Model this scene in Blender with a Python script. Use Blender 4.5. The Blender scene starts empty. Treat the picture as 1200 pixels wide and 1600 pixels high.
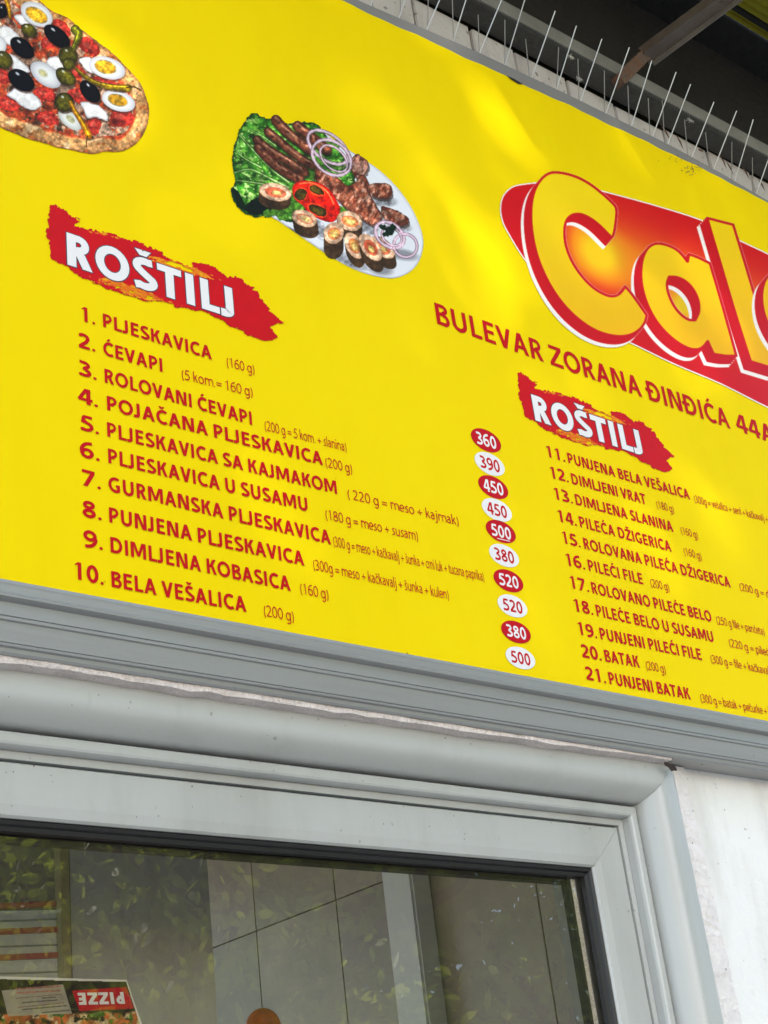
import bpy, bmesh, math, random
import numpy as np
from mathutils import Vector, Matrix
from mathutils.geometry import tessellate_polygon
R = math.radians
S = bpy.context.scene
COL = S.collection
rnd = random.Random(7)
rs = np.random.RandomState(5)

# ---------------------------------------------------------------- camera
F, CX, CY = 2436.6, 600.0, 800.0
D, H = 1.3, 1.65                      # camera stands 1.3 m off the shop front, 1.65 m up
_h = np.array([3084.4, 788.2, F]); _v = np.array([-640.5, -5025.5, F])
_X = _h/np.linalg.norm(_h); _Z = _v-(_v@_X)*_X; _Z /= np.linalg.norm(_Z); _Y = np.cross(_Z, _X)
RM = np.array([_X, _Y, _Z]); CAM = np.array([0, -D, H])
cd = bpy.data.cameras.new('camera'); cam = bpy.data.objects.new('camera', cd); COL.objects.link(cam)
r_ = RM@[1, 0, 0]; u_ = RM@[0, -1, 0]; b_ = RM@[0, 0, -1]
cam.matrix_world = Matrix(((r_[0], u_[0], b_[0], CAM[0]), (r_[1], u_[1], b_[1], CAM[1]), (r_[2], u_[2], b_[2], CAM[2]), (0, 0, 0, 1)))
cd.sensor_fit = 'VERTICAL'; cd.sensor_height = 24; cd.lens = F/1600*24
cd.clip_start = 0.05; cd.clip_end = 500
S.camera = cam

# ---------------------------------------------------------------- light
SUN_EL, SUN_AZ = 33.0, 205.0          # azimuth clockwise from +Y (north): the sun stands in front of the shop, to its left
W = bpy.data.worlds.new("World"); S.world = W; W.use_nodes = True
nt = W.node_tree; nt.nodes.clear()
sky = nt.nodes.new('ShaderNodeTexSky'); sky.sky_type = 'NISHITA'; sky.sun_disc = False
sky.sun_elevation = R(SUN_EL); sky.sun_rotation = R(SUN_AZ)
bgn = nt.nodes.new('ShaderNodeBackground'); bgn.inputs[1].default_value = 0.15
wo = nt.nodes.new('ShaderNodeOutputWorld')
nt.links.new(sky.outputs[0], bgn.inputs[0]); nt.links.new(bgn.outputs[0], wo.inputs[0])
sl = bpy.data.lights.new('sun', 'SUN'); sl.energy = 2.7; sl.angle = R(0.53); sl.color = (1, .93, .84)
so = bpy.data.objects.new('sun', sl); COL.objects.link(so)
sd = Vector((math.sin(R(SUN_AZ))*math.cos(R(SUN_EL)), math.cos(R(SUN_AZ))*math.cos(R(SUN_EL)), math.sin(R(SUN_EL))))
so.rotation_euler = sd.to_track_quat('Z', 'Y').to_euler(); so.location = (-3, -6, 6)
S.view_settings.view_transform = 'Standard'; S.view_settings.look = 'None'
S.view_settings.gamma = 1; S.view_settings.exposure = 1.57
S.view_settings.use_curve_mapping = False

# ---------------------------------------------------------------- measuring helpers
def at(px, py, y=0.0):
    """point of the vertical plane at depth y that was measured at (px, py) in the photograph"""
    d = RM@np.array([px-CX, py-CY, F]); t = (y-CAM[1])/d[1]
    return CAM+t*d
def atx(px, py, x):
    d = RM@np.array([px-CX, py-CY, F]); t = (x-CAM[0])/d[0]
    return CAM+t*d
def atz(px, py, z):
    d = RM@np.array([px-CX, py-CY, F]); t = (z-CAM[2])/d[2]
    return CAM+t*d

# ---------------------------------------------------------------- object helpers
def tag(o, label=None, cat=None, group=None, kind=None):
    if label: o['label'] = label
    if cat: o['category'] = cat
    if group: o['group'] = group
    if kind: o['kind'] = kind
    return o
def empty(name, loc, label, cat, group=None):
    o = bpy.data.objects.new(name, None); COL.objects.link(o); o.location = loc; o.empty_display_size = .1
    bpy.context.view_layer.update()
    return tag(o, label, cat, group)
def link(name, me, mat, parent=None):
    o = bpy.data.objects.new(name, me); COL.objects.link(o)
    if mat is not None and not me.materials: me.materials.append(mat)
    if parent is not None:
        o.parent = parent
        o.matrix_parent_inverse = Matrix.Translation(-Vector(gloc(parent)))
    return o
def gloc(o):
    p = Vector(o.location)
    return p if o.type == 'EMPTY' else Vector((0, 0, 0))
def mesh(name, vs, fs, mat, parent=None, smooth=False):
    me = bpy.data.meshes.new(name); me.from_pydata([tuple(map(float, v)) for v in vs], [], fs); me.update()
    if smooth: me.polygons.foreach_set('use_smooth', [True]*len(me.polygons))
    return link(name, me, mat, parent)
def bx(vs, fs, x0, x1, y0, y1, z0, z1):
    n = len(vs)
    vs += [(x0, y0, z0), (x1, y0, z0), (x1, y1, z0), (x0, y1, z0), (x0, y0, z1), (x1, y0, z1), (x1, y1, z1), (x0, y1, z1)]
    fs += [tuple(n+i for i in f) for f in ((0, 3, 2, 1), (4, 5, 6, 7), (0, 1, 5, 4), (1, 2, 6, 5), (2, 3, 7, 6), (3, 0, 4, 7))]
def box(name, x0, x1, y0, y1, z0, z1, mat, parent=None, bev=0):
    vs, fs = [], []; bx(vs, fs, x0, x1, y0, y1, z0, z1)
    o = mesh(name, vs, fs, mat, parent)
    if bev:
        bm = bmesh.new(); bm.from_mesh(o.data)
        bmesh.ops.bevel(bm, geom=bm.edges[:], offset=bev, segments=2, affect='EDGES'); bm.to_mesh(o.data); bm.free()
    return o
def tube(vs, fs, p, q, r, n=6, r2=None):
    p = Vector(p); q = Vector(q); a = (q-p).normalized(); s = a.orthogonal().normalized(); t = a.cross(s)
    r2 = r if r2 is None else r2; k = len(vs)
    for c, rr in ((p, r), (q, r2)):
        for i in range(n):
            an = 2*math.pi*i/n; vs.append(tuple(c+(s*math.cos(an)+t*math.sin(an))*rr))
    for i in range(n): fs.append((k+i, k+(i+1) % n, k+n+(i+1) % n, k+n+i))
    fs.append(tuple(k+i for i in reversed(range(n)))); fs.append(tuple(k+n+i for i in range(n)))

# ---------------------------------------------------------------- materials
def lin(c): return tuple(((x/255)/12.92 if x/255 <= .04045 else ((x/255+.055)/1.055)**2.4) for x in c)
def mat(name, c, rough=.5, metal=0., spec=.5, noise=0., nscale=8., bump=0., bscale=60., c2=None, stretch=(1, 1, 1), sheen=0):
    m = bpy.data.materials.new(name); m.use_nodes = True; t = m.node_tree; b = t.nodes['Principled BSDF']
    b.inputs['Roughness'].default_value = rough; b.inputs['Metallic'].default_value = metal
    b.inputs['Specular IOR Level'].default_value = spec
    b.inputs['Base Color'].default_value = (*c, 1)
    if noise or bump:
        tc = t.nodes.new('ShaderNodeTexCoord'); mp = t.nodes.new('ShaderNodeMapping'); mp.inputs['Scale'].default_value = stretch
        t.links.new(tc.outputs['Object'], mp.inputs[0])
    if noise:
        n = t.nodes.new('ShaderNodeTexNoise'); n.inputs['Scale'].default_value = nscale; n.inputs['Detail'].default_value = 8
        n.inputs['Roughness'].default_value = .62
        t.links.new(mp.outputs[0], n.inputs['Vector'])
        rp = t.nodes.new('ShaderNodeValToRGB'); rp.color_ramp.elements[0].position = .5-.25; rp.color_ramp.elements[1].position = .75
        c2 = c2 or tuple(x*(1-noise) for x in c)
        rp.color_ramp.elements[0].color = (*c2, 1); rp.color_ramp.elements[1].color = (*c, 1)
        t.links.new(n.outputs[0], rp.inputs[0]); t.links.new(rp.outputs[0], b.inputs['Base Color'])
    if bump:
        n2 = t.nodes.new('ShaderNodeTexNoise'); n2.inputs['Scale'].default_value = bscale; n2.inputs['Detail'].default_value = 5
        t.links.new(mp.outputs[0], n2.inputs['Vector'])
        bp_ = t.nodes.new('ShaderNodeBump'); bp_.inputs['Strength'].default_value = bump; bp_.inputs['Distance'].default_value = .01
        t.links.new(n2.outputs[0], bp_.inputs['Height']); t.links.new(bp_.outputs[0], b.inputs['Normal'])
    return m
def weathered(name, c, rough, dirt=(.12, .10, .08), amount=.5, metal=0., streak=(14, 14, 1.2), bump=.05, speck=.72, spec=.5):
    """painted metal or plaster with faint grime, run marks and small specks"""
    m = mat(name, c, rough, metal, spec=spec, bump=bump, bscale=90); t = m.node_tree; b = t.nodes['Principled BSDF']
    tc = t.nodes.new('ShaderNodeTexCoord')
    mp = t.nodes.new('ShaderNodeMapping'); mp.inputs['Scale'].default_value = streak; t.links.new(tc.outputs['Object'], mp.inputs[0])
    n = t.nodes.new('ShaderNodeTexNoise'); n.inputs['Scale'].default_value = 1.6; n.inputs['Detail'].default_value = 9; n.inputs['Roughness'].default_value = .65
    t.links.new(mp.outputs[0], n.inputs['Vector'])
    r1 = t.nodes.new('ShaderNodeValToRGB'); r1.color_ramp.elements[0].position = .48; r1.color_ramp.elements[1].position = .8
    t.links.new(n.outputs[0], r1.inputs[0])
    v = t.nodes.new('ShaderNodeTexNoise'); v.inputs['Scale'].default_value = 75; v.inputs['Detail'].default_value = 3
    t.links.new(tc.outputs['Object'], v.inputs['Vector'])
    r2 = t.nodes.new('ShaderNodeValToRGB'); r2.color_ramp.elements[0].position = speck; r2.color_ramp.elements[1].position = speck+.04
    t.links.new(v.outputs[0], r2.inputs[0])
    a = t.nodes.new('ShaderNodeMath'); a.operation = 'MULTIPLY'; a.inputs[1].default_value = amount; t.links.new(r1.outputs[0], a.inputs[0])
    mx = t.nodes.new('ShaderNodeMath'); mx.operation = 'MAXIMUM'; t.links.new(a.outputs[0], mx.inputs[0])
    s2 = t.nodes.new('ShaderNodeMath'); s2.operation = 'MULTIPLY'; s2.inputs[1].default_value = .7; t.links.new(r2.outputs[0], s2.inputs[0])
    t.links.new(s2.outputs[0], mx.inputs[1])
    mi = t.nodes.new('ShaderNodeMix'); mi.data_type = 'RGBA'; mi.inputs[6].default_value = (*c, 1); mi.inputs[7].default_value = (*dirt, 1)
    t.links.new(mx.outputs[0], mi.inputs[0]); t.links.new(mi.outputs[2], b.inputs['Base Color'])
    # roughness varies with the grime
    ra = t.nodes.new('ShaderNodeMapRange'); ra.inputs[3].default_value = rough*.85; ra.inputs[4].default_value = min(1, rough*1.35)
    t.links.new(n.outputs[0], ra.inputs[0]); t.links.new(ra.outputs[0], b.inputs['Roughness'])
    return m
def printed(name, rough=.42):
    m = bpy.data.materials.new(name); m.use_nodes = True; t = m.node_tree; b = t.nodes['Principled BSDF']
    a = t.nodes.new('ShaderNodeVertexColor'); a.layer_name = 'Col'
    t.links.new(a.outputs[0], b.inputs['Base Color']); b.inputs['Roughness'].default_value = rough; b.inputs['Specular IOR Level'].default_value = .15
    return m

YEL = (.86, .645, .0)
REDC = (.50, .002, .004)
M = {}
M['yellow'] = weathered('yellow_vinyl', YEL, .55, spec=.06, dirt=(.55, .36, .0), amount=.16, streak=(3, 3, 1.0), bump=.025, speck=.755)
# faint weave and sag of the stretched vinyl
t = M['yellow'].node_tree; bn = [n for n in t.nodes if n.type == 'BUMP'][0]; nn = bn.inputs['Height'].links[0].from_node
tcw = t.nodes.new('ShaderNodeTexCoord'); mw = t.nodes.new('ShaderNodeMapping'); mw.inputs['Scale'].default_value = (60, 60, 900)
t.links.new(tcw.outputs['Object'], mw.inputs[0]); t.links.new(mw.outputs[0], nn.inputs['Vector']); nn.inputs['Scale'].default_value = 2
M['red_ink'] = mat('red_ink', REDC, .5, spec=.15)
M['badge_red'] = mat('badge_red', (.50, .002, .010), .5, spec=.15)
M['white_ink'] = mat('white_ink', (.80, .78, .80), .5, spec=.2)
M['outline_ink'] = mat('outline_ink', (.05, .02, .05), .45)
M['print'] = printed('printed_picture')
M['alu'] = weathered('brushed_grey_aluminium', (.31, .312, .31), .38, amount=.25, metal=.25, streak=(1.5, 14, 40), bump=.03, speck=.74)
M['alu_dark'] = weathered('dull_grey_aluminium', (.21, .205, .21), .5, amount=.3, metal=.1, streak=(1.5, 14, 40), bump=.04, speck=.72)
M['pvc'] = weathered('grey_white_frame_paint', (.45, .458, .445), .27, dirt=(.22, .20, .17), amount=.36, streak=(6, 6, 1.3), bump=.03, speck=.715)
M['rubber_and_shade'] = mat('black_rubber_and_gap_shade', (.008, .008, .008), .45, noise=.3, nscale=30)
M['spacer'] = mat('perforated_spacer_metal', (.9, .9, .92), .4, metal=.1, noise=.6, nscale=420, bump=.4, bscale=500)
M['plaster'] = weathered('white_wall_paint', (.84, .83, .82), .6, dirt=(.42, .38, .33), amount=.55, streak=(5, 5, 1.4), bump=.25, speck=.70)
M['foam'] = mat('aged_filler_foam', (.84, .74, .70), .8, noise=.3, nscale=30, bump=.7, bscale=160)
M['foam2'] = mat('white_filler_edge', (.84, .79, .785), .75, noise=.16, nscale=30, bump=.5, bscale=110)
M['hole'] = mat('dark_broken_gap', (.035, .02, .015), .9, noise=.6, nscale=60)
M['steel'] = mat('bright_spike_steel', (.60, .58, .54), .33, metal=.85)
M['steel_dull'] = mat('dull_spike_steel', (.30, .285, .27), .45, metal=.6)
M['spike_base'] = mat('clear_grey_plastic', (.30, .29, .28), .4, noise=.4, nscale=15)
M['whitewall'] = weathered('weathered_white_fascia', (.50, .47, .455), .7, dirt=(.10, .08, .065), amount=.6, streak=(6, 6, 3), bump=.3, speck=.66)
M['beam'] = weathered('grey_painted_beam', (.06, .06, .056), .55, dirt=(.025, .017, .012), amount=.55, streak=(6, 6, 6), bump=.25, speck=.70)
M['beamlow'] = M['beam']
M['darkroof'] = mat('shade_black_roof_boards', (.010, .008, .007), .8, noise=.6, nscale=6, bump=.5, bscale=40)  # near-black base colour carries the shade under the roof
M['bar'] = weathered('brown_steel_bar', (.085, .07, .06), .5, dirt=(.05, .022, .01), amount=.7, streak=(7, 7, 7), bump=.25, speck=.66)
M['rust'] = mat('rusty_bracket', (.15, .06, .028), .85, noise=.8, nscale=30, bump=.7, bscale=120, c2=(.10, .085, .07))

# ---------------------------------------------------------------- lettering: a drawn sans alphabet of ribbons
def arc(cx, cy, rx, ry, a0, a1, n=None):
    n = n or max(4, int(abs(a1-a0)/14))
    return [(cx+rx*math.cos(R(a0+(a1-a0)*i/n)), cy+ry*math.sin(R(a0+(a1-a0)*i/n))) for i in range(n+1)]
def ribbon(pts, w, closed=False):
    """list of quads of a stroke of width w with mitred joints"""
    P = [np.array(p, float) for p in pts]; n = len(P); L = []; 
    for i in range(n):
        if closed: a, b, c = P[i-1], P[i], P[(i+1) % n]
        else: a, b, c = P[max(i-1, 0)], P[i], P[min(i+1, n-1)]
        d1 = b-a; d2 = c-b
        if np.hypot(*d1) < 1e-9: d1 = d2
        if np.hypot(*d2) < 1e-9: d2 = d1
        d1 = d1/np.hypot(*d1); d2 = d2/np.hypot(*d2)
        n1 = np.array([-d1[1], d1[0]]); n2 = np.array([-d2[1], d2[0]]); m = n1+n2
        if np.hypot(*m) < 1e-6: m = n1
        m = m/np.hypot(*m); k = min(1/max(m@n1, .35), 2.2)
        L.append((b+m*w/2*k, b-m*w/2*k))
    q = []
    for i in range(n if closed else n-1):
        a, b = L[i], L[(i+1) % n]; q.append([a[0], a[1], b[1], b[0]])
    return q
def diag(x0, y0, x1, y1, w):
    hx = w/2*math.hypot(x1-x0, y1-y0)/abs(y1-y0)
    return [[(x0-hx, y0), (x0+hx, y0), (x1+hx, y1), (x1-hx, y1)]]
def rect(x0, y0, x1, y1): return [[(x0, y0), (x1, y0), (x1, y1), (x0, y1)]]
def glyph(c, s):
    """(strokes, advance); each stroke is a list of convex quads; capitals are 1 high; s = stem width"""
    h = s/2; t = s*.86; th = t/2; b = .10
    def V(x, y0=0, y1=1): return rect(x-h, y0, x+h, y1)
    def Hh(x0, x1, y, w=None):
        w = w or t; return rect(x0, y-w/2, x1, y+w/2)
    acc = {'Š': 'S', 'Č': 'C', 'Ž': 'Z', 'Ć': 'C', 'š': 's', 'č': 'c', 'ž': 'z', 'ć': 'c'}
    if c in acc:
        st, a = glyph(acc[c], s); up = 1.0 if c.isupper() else .72; cx = a/2+(.02 if acc[c] in 'Cc' else 0); w = s*.75
        if c in 'Ćć': st = st+[diag(cx-.03, up+.07, cx+.10, up+.26, w)]
        else: st = st+[diag(cx, up+.07, cx-.13, up+.25, w*.9), diag(cx, up+.07, cx+.13, up+.25, w*.9)]
        return st, a
    if c == ' ': return [], .30
    if c == 'A': return [diag(.04+h, 0, .45, 1, s*.98), diag(.86-h, 0, .45, 1, s*.98), Hh(.24, .66, .32)], .90
    if c == 'B': 
        x = b+h; return [V(x), ribbon([(b+s, 1-th), (.46, 1-th)]+arc(.46, .765, .17, .235-th, 80, -80)+[(.46, .53), (b+s, .53)], t),
                         ribbon([(b+s, .53), (.48, .53)]+arc(.48, .275, .20, .275-th+.02, 80, -80)+[(.48, th), (b+s, th)], t)], .80
    if c == 'C': return [ribbon(arc(.54, .5, .47-h, .51-th, 52, 308, 18), s*.97)], .85
    if c == 'D': return [V(b+h), ribbon([(b+s, 1-th), (.44, 1-th)]+arc(.44, .5, .46-h, .5-th, 85, -85, 14)+[(.44, th), (b+s, th)], s*.95)], .98
    if c == 'Đ': st, a = glyph('D', s); return st+[Hh(-.02, .46, .52)], a
    if c == 'E': return [V(b+h), Hh(b+s, .66, 1-th), Hh(b+s, .62, .52), Hh(b+s, .67, th)], .74
    if c == 'F': return [V(b+h), Hh(b+s, .66, 1-th), Hh(b+s, .62, .50)], .70
    if c == 'G': return [ribbon(arc(.56, .5, .49-h, .51-th, 55, 300, 18)+[(.86-h, .09+th)], s*.95), V(.86-h, .08, .52), Hh(.58, .86-s, .52-th)], .96
    if c == 'H': return [V(b+h), V(.86-h), Hh(b+s, .86-s, .53)], .96
    if c == 'I': return [V(b+h)], .2+s
    if c == 'J': return [ribbon([(.40-h, 1), (.40-h, .22)]+arc(.40-h-.19, .20, .19, .20-th+.0, -5, -95, 7)+[(.0, th)], s)], .52
    if c == 'K': return [V(b+h), diag(b+s+.04, .44, .74-h*.6, 1, s*.98), diag(.80-h, 0, b+s+.17, .60, s*.98)], .84
    if c == 'L': return [V(b+h), Hh(b+s, .65, th)], .69
    if c == 'M': return [V(.10+h*.9), V(1.12-h*.9), diag(.61, .12, .10+s*.9, 1, s*.85), diag(.61, .12, 1.12-s*.9, 1, s*.85)], 1.22
    if c == 'N': return [V(b+h*.9), V(.88-h*.9), diag(.88-s*.9, 0, b+s*.9, 1, s*.9)], .98
    if c == 'O': return [ribbon(arc(.52, .5, .475-h, .515-th, 0, 360, 24)[:-1], s*.96, True)], 1.04
    if c == 'P': return [V(b+h), ribbon([(b+s, 1-th), (.44, 1-th)]+arc(.44, .70, .27-h+.03, .30-th, 85, -85, 9)+[(.44, .40+th*.2), (b+s, .40+th*.2)], t)], .79
    if c == 'R': return [V(b+h), ribbon([(b+s, 1-th), (.43, 1-th)]+arc(.43, .72, .26-h+.03, .28-th, 85, -85, 9)+[(.43, .45), (b+s, .45)], t), diag(.74-h*.8, 0, .44, .46, s)], .82
    if c == 'S': return [ribbon([(.62, .90)]+arc(.40, .735, .23, .265-th+.01, 65, 215, 10)+[(.30, .56), (.44, .46)]+arc(.385, .27, .25, .27-th, 30, -125, 10)+[(.10, .10)], s*.92)], .74
    if c == 'T': return [V(.375, 0, 1-t), Hh(.02, .73, 1-th)], .75
    if c == 'U': return [ribbon([(b+h, 1), (b+h, .36)]+arc(.475, .36, .375-h, .37-th, 180, 360, 12)+[(.85-h, .36), (.85-h, 1)], s*.98)], .95
    if c == 'V': return [diag(.42, 0, .03+h, 1, s), diag(.42, 0, .81-h, 1, s)], .84
    if c == 'Z': return [Hh(.06, .76, 1-th), Hh(.04, .77, th), diag(.04+s*.62, t, .76-s*.62, 1-t, s*.98)], .81
    # digits
    if c == '0': return [ribbon(arc(.385, .49, .345-h, .50-th, 0, 360, 22)[:-1], s*.95, True)], .77
    if c == '1': return [V(.42, 0, .98), diag(.18, .80, .42-h*.3, .96, s*.45)], .77
    if c == '2': return [ribbon([(.10, .84)]+arc(.34, .70, .26, .29-th, 135, -25, 11)+[(.50, .46), (.14, th+.03)], s*.95), Hh(.08, .69, th)], .77
    if c == '3': return [ribbon([(.10, .92)]+arc(.34, .745, .235, .235-th+.01, 100, -70, 9)+[(.36, .51), (.26, .51)], s*.9), ribbon([(.27, .51), (.38, .51)]+arc(.34, .265, .29, .265-th, 60, -120, 11)+[(.06, .08)], s*.93)], .77
    if c == '4': return [V(.54, 0, .98), Hh(.04, .74, .29), diag(.09, .29, .46, .98, s*.85)], .77
    if c == '5': return [Hh(.20, .67, .98-th), diag(.17, .50, .23, .90, s*.9), ribbon([(.14, .55), (.30, .60)]+arc(.33, .305, .31, .30-th+.01, 75, -120, 12)+[(.06, .07)], s*.93)], .77
    if c == '6': return [ribbon([(.64, .94), (.50, .92)]+arc(.52, .42, .42, .50, 110, 170, 6)+arc(.385, .31, .31-h*.5, .31-th, 175, 200, 2), s*.92), ribbon(arc(.385, .305, .345-h, .315-th, 0, 360, 18)[:-1], s*.9, True)], .77
    if c == '7': return [Hh(.07, .71, .98-th), diag(.22, 0, .62-h*.2, .98-t, s*1.0)], .77
    if c == '8': return [ribbon(arc(.385, .745, .285-h*.7, .245-th, 0, 360, 16)[:-1], s*.88, True), ribbon(arc(.385, .26, .345-h, .27-th, 0, 360, 18)[:-1], s*.9, True)], .77
    if c == '9': return [ribbon(arc(.385, .675, .345-h, .315-th, 0, 360, 18)[:-1], s*.9, True), ribbon([(.13, .04), (.27, .06)]+arc(.25, .56, .42, .50, -70, -10, 6)+[(.69-h, .66)], s*.92)], .77
    if c == '.': return [ribbon(arc(.15, .085, .045, .045, 0, 360, 8)[:-1], .09, True)] if s > .12 else [rect(.10, 0, .20, .10)], .30
    if c == ',': return [rect(.10, -.1, .2, .1)], .3
    if c == '(': return [ribbon(arc(.52, .36, .40, .66, 128, 232, 8), s*.9)], .38
    if c == ')': return [ribbon(arc(-.12, .36, .40, .66, 52, -52, 8), s*.9)], .38
    if c == '=': return [Hh(.08, .76, .50, s*.8), Hh(.08, .76, .27, s*.8)], .85
    if c == '+': return [Hh(.08, .76, .38, s*.8), rect(.42-s*.4, .08, .42+s*.4, .38-s*.4), rect(.42-s*.4, .38+s*.4, .42+s*.4, .68)], .85
    # lower case, x-height .72
    x = .72; a_ = .085
    bowl = lambda cx, rx: ribbon(arc(cx, x/2, rx-h, x/2+.01-th, 0, 360, 16)[:-1], s*.92, True)
    if c == 'a': return [ribbon([(.12, x-.07)]+arc(.31, x-.24, .22-h+.03, .24-th, 110, 0, 7)+[(.56-h, 0)], s*.95), ribbon([(.56-s, .43), (.36, .43)]+arc(.29, .215, .22-h*.6, .225-th, 90, 290, 9)+[(.56-s, .14)], s*.85)], .68
    if c == 'b': return [rect(a_, 0, a_+s, 1.05), bowl(.42, .33)], .80
    if c == 'c': return [ribbon(arc(.40, x/2, .36-h, x/2+.01-th, 55, 305, 13), s*.93)], .62
    if c == 'd': return [rect(.72-s, 0, .72, 1.05), bowl(.38, .33)], .80
    if c == 'e': return [ribbon([(.08+s*.6, x/2), (.66, x/2), (.66-h*.5, x*.62)]+arc(.38, x/2, .33-h*.6, x/2+.01-th, 20, 310, 14), s*.86)], .71
    if c == 'f': return [ribbon([(.22, 0), (.22, .80)]+arc(.40, .82, .18, .20, 180, 100, 5), s), Hh(.04, .22-h, x-th), Hh(.22+h, .42, x-th)], .42
    if c == 'g': return [bowl(.38, .33), ribbon([(.72-h, x), (.72-h, -.05)]+arc(.40, -.05, .32-h, .23, 0, -140, 8), s*.93)], .80
    if c == 'i': return [rect(a_, 0, a_+s, x), rect(a_-.01, .86, a_+s+.01, .99)], s+.17
    if c == 'j': return [ribbon([(.16+h, x), (.16+h, -.10), (.10+h, -.23), (-.04, -.26)], s), rect(.15, .86, .17+s, .99)], s+.25
    if c == 'k': return [rect(a_, 0, a_+s, 1.05), diag(a_+s+.02, .34, .58-h, x, s*.95), diag(.64-h, 0, a_+s+.12, .46, s*.95)], .68
    if c == 'l': return [rect(a_, 0, a_+s, 1.05)], s+.17
    if c in 'nmru':
        if c == 'r': return [rect(a_, 0, a_+s, x), ribbon([(a_+s*.7, .42)]+arc(.40, .40, .25, .29, 165, 90, 5), s*.9)], .47
        if c == 'u': return [ribbon([(a_+h, x), (a_+h, .27)]+arc(.39, .27, .30-h, .28-th, 180, 330, 8)+[(.69-s, .20)], s*.93), rect(.69-s, 0, .69, x)], .78
        ar = lambda x0: ribbon([(x0, .44)]+arc(x0+.24, .44, .25, .27-th+.01, 160, 0, 9)+[(x0+.49, 0)], s*.93)
        if c == 'n': return [rect(a_, 0, a_+s, x), ar(a_+h+.02)], .78
        return [rect(a_, 0, a_+s, x), ar(a_+h+.0), ar(a_+h+.48)], 1.20
    if c == 'o': return [bowl(.40, .36)], .80
    if c == 'p': return [rect(a_, -.28, a_+s, x), bowl(.42, .33)], .80
    if c == 's': return [ribbon([(.48, x-.06), (.30, x-th), (.15, x*.75), (.28, x*.54), (.44, x*.38), (.42, .10), (.26, th), (.06, .06)], s*.88)], .56
    if c == 't': return [ribbon([(.22, .90), (.22, .16), (.30, th), (.43, .06)], s), Hh(.04, .22-h, x-th), Hh(.22+h, .42, x-th)], .46
    if c == 'v': return [diag(.32, 0, .03+h, x, s*.95), diag(.32, 0, .61-h, x, s*.95)], .64
    if c == 'z': return [Hh(.05, .52, x-th), Hh(.04, .53, th), diag(.05+s*.6, t, .52-s*.6, x-t, s*.95)], .57
    return [], .4
def textw(txt, s, track=0): return sum(glyph(c, s)[1]+track for c in txt)-track
def lettering(name, txt, P0, P1, cap, s, mt, parent, y, grow=0.0, flip=None, vdir=(0, 0, 1), label=None, clipx=None, track=0.0, ndir=(0, -1, 0)):
    """writes txt from world point P0 to P1 along the baseline, capitals cap metres high"""
    P0 = np.array(P0, float); P1 = np.array(P1, float); w = textw(txt, s, track)
    ux = (P1-P0)/w; uz = np.array(vdir)*cap; nd = np.array(ndir, float)
    vs, fs = [], []; x = 0; k = 0
    for ch in txt:
        st, a = glyph(ch, s)
        for q in st:
            if grow:
                pass
            for poly in q:
                n0 = len(vs); lay = k % 9
                for (gx, gy) in poly:
                    p = P0+ux*(x+gx)+uz*gy+nd*(lay*8e-6); vs.append(p)
                fs.append(tuple(range(n0, n0+4)))
            k += 1
        x += a+track
    vs = [(v[0], v[1]+y if ndir == (0, -1, 0) else v[1], v[2]) for v in vs]
    me = bpy.data.meshes.new(name); me.from_pydata([tuple(map(float, v)) for v in vs], [], fs)
    o = link(name, me, mt, parent)
    if label: o['label'] = label
    return o

# ---------------------------------------------------------------- painter: flat printed pictures as coloured grids
def vnoise(X, Y, sc, seed, octv=4):
    out = np.zeros_like(X, float); amp = 1; tot = 0
    for o in range(octv):
        g = np.random.RandomState(seed*17+o).rand(64, 64); x = X/sc*(2**o); y = Y/sc*(2**o)
        xi = np.floor(x).astype(int); yi = np.floor(y).astype(int); fx = x-xi; fy = y-yi
        fx = fx*fx*(3-2*fx); fy = fy*fy*(3-2*fy)
        a = g[yi % 64, xi % 64]; b = g[yi % 64, (xi+1) % 64]; c = g[(yi+1) % 64, xi % 64]; d = g[(yi+1) % 64, (xi+1) % 64]
        out += amp*((a*(1-fx)+b*fx)*(1-fy)+(c*(1-fx)+d*fx)*fy); tot += amp; amp *= .55
    return out/tot
def polysdf(X, Y, pts):
    pts = np.array(pts, float); d = np.full(X.shape, 1e9); ins = np.zeros(X.shape, bool)
    n = len(pts)
    for i in range(n):
        a = pts[i]; b = pts[(i+1) % n]; e = b-a; l = e@e
        if l < 1e-12: continue
        t = np.clip(((X-a[0])*e[0]+(Y-a[1])*e[1])/l, 0, 1)
        d = np.minimum(d, (X-a[0]-t*e[0])**2+(Y-a[1]-t*e[1])**2)
        c = ((a[1] > Y) != (b[1] > Y))
        with np.errstate(divide='ignore', invalid='ignore'):
            xc = (b[0]-a[0])*(Y-a[1])/(b[1]-a[1] if b[1] != a[1] else 1e-12)+a[0]
        ins ^= (c & (X < xc))
    d = np.sqrt(d); return np.where(ins, -d, d)
def smoothpoly(pts, n=5, closed=True):
    P = np.array(pts, float); out = []; m = len(P)
    rng = range(m) if closed else range(m-1)
    for i in rng:
        if closed: p0, p1, p2, p3 = P[i-1], P[i], P[(i+1) % m], P[(i+2) % m]
        else: p0, p1, p2, p3 = P[max(i-1, 0)], P[i], P[i+1], P[min(i+2, m-1)]
        for k in range(n):
            t = k/n; out.append(.5*((2*p1)+(-p0+p2)*t+(2*p0-5*p1+4*p2-p3)*t*t+(-p0+3*p1-3*p2+p3)*t**3))
    if not closed: out.append(P[-1])
    return np.array(out)
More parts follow.
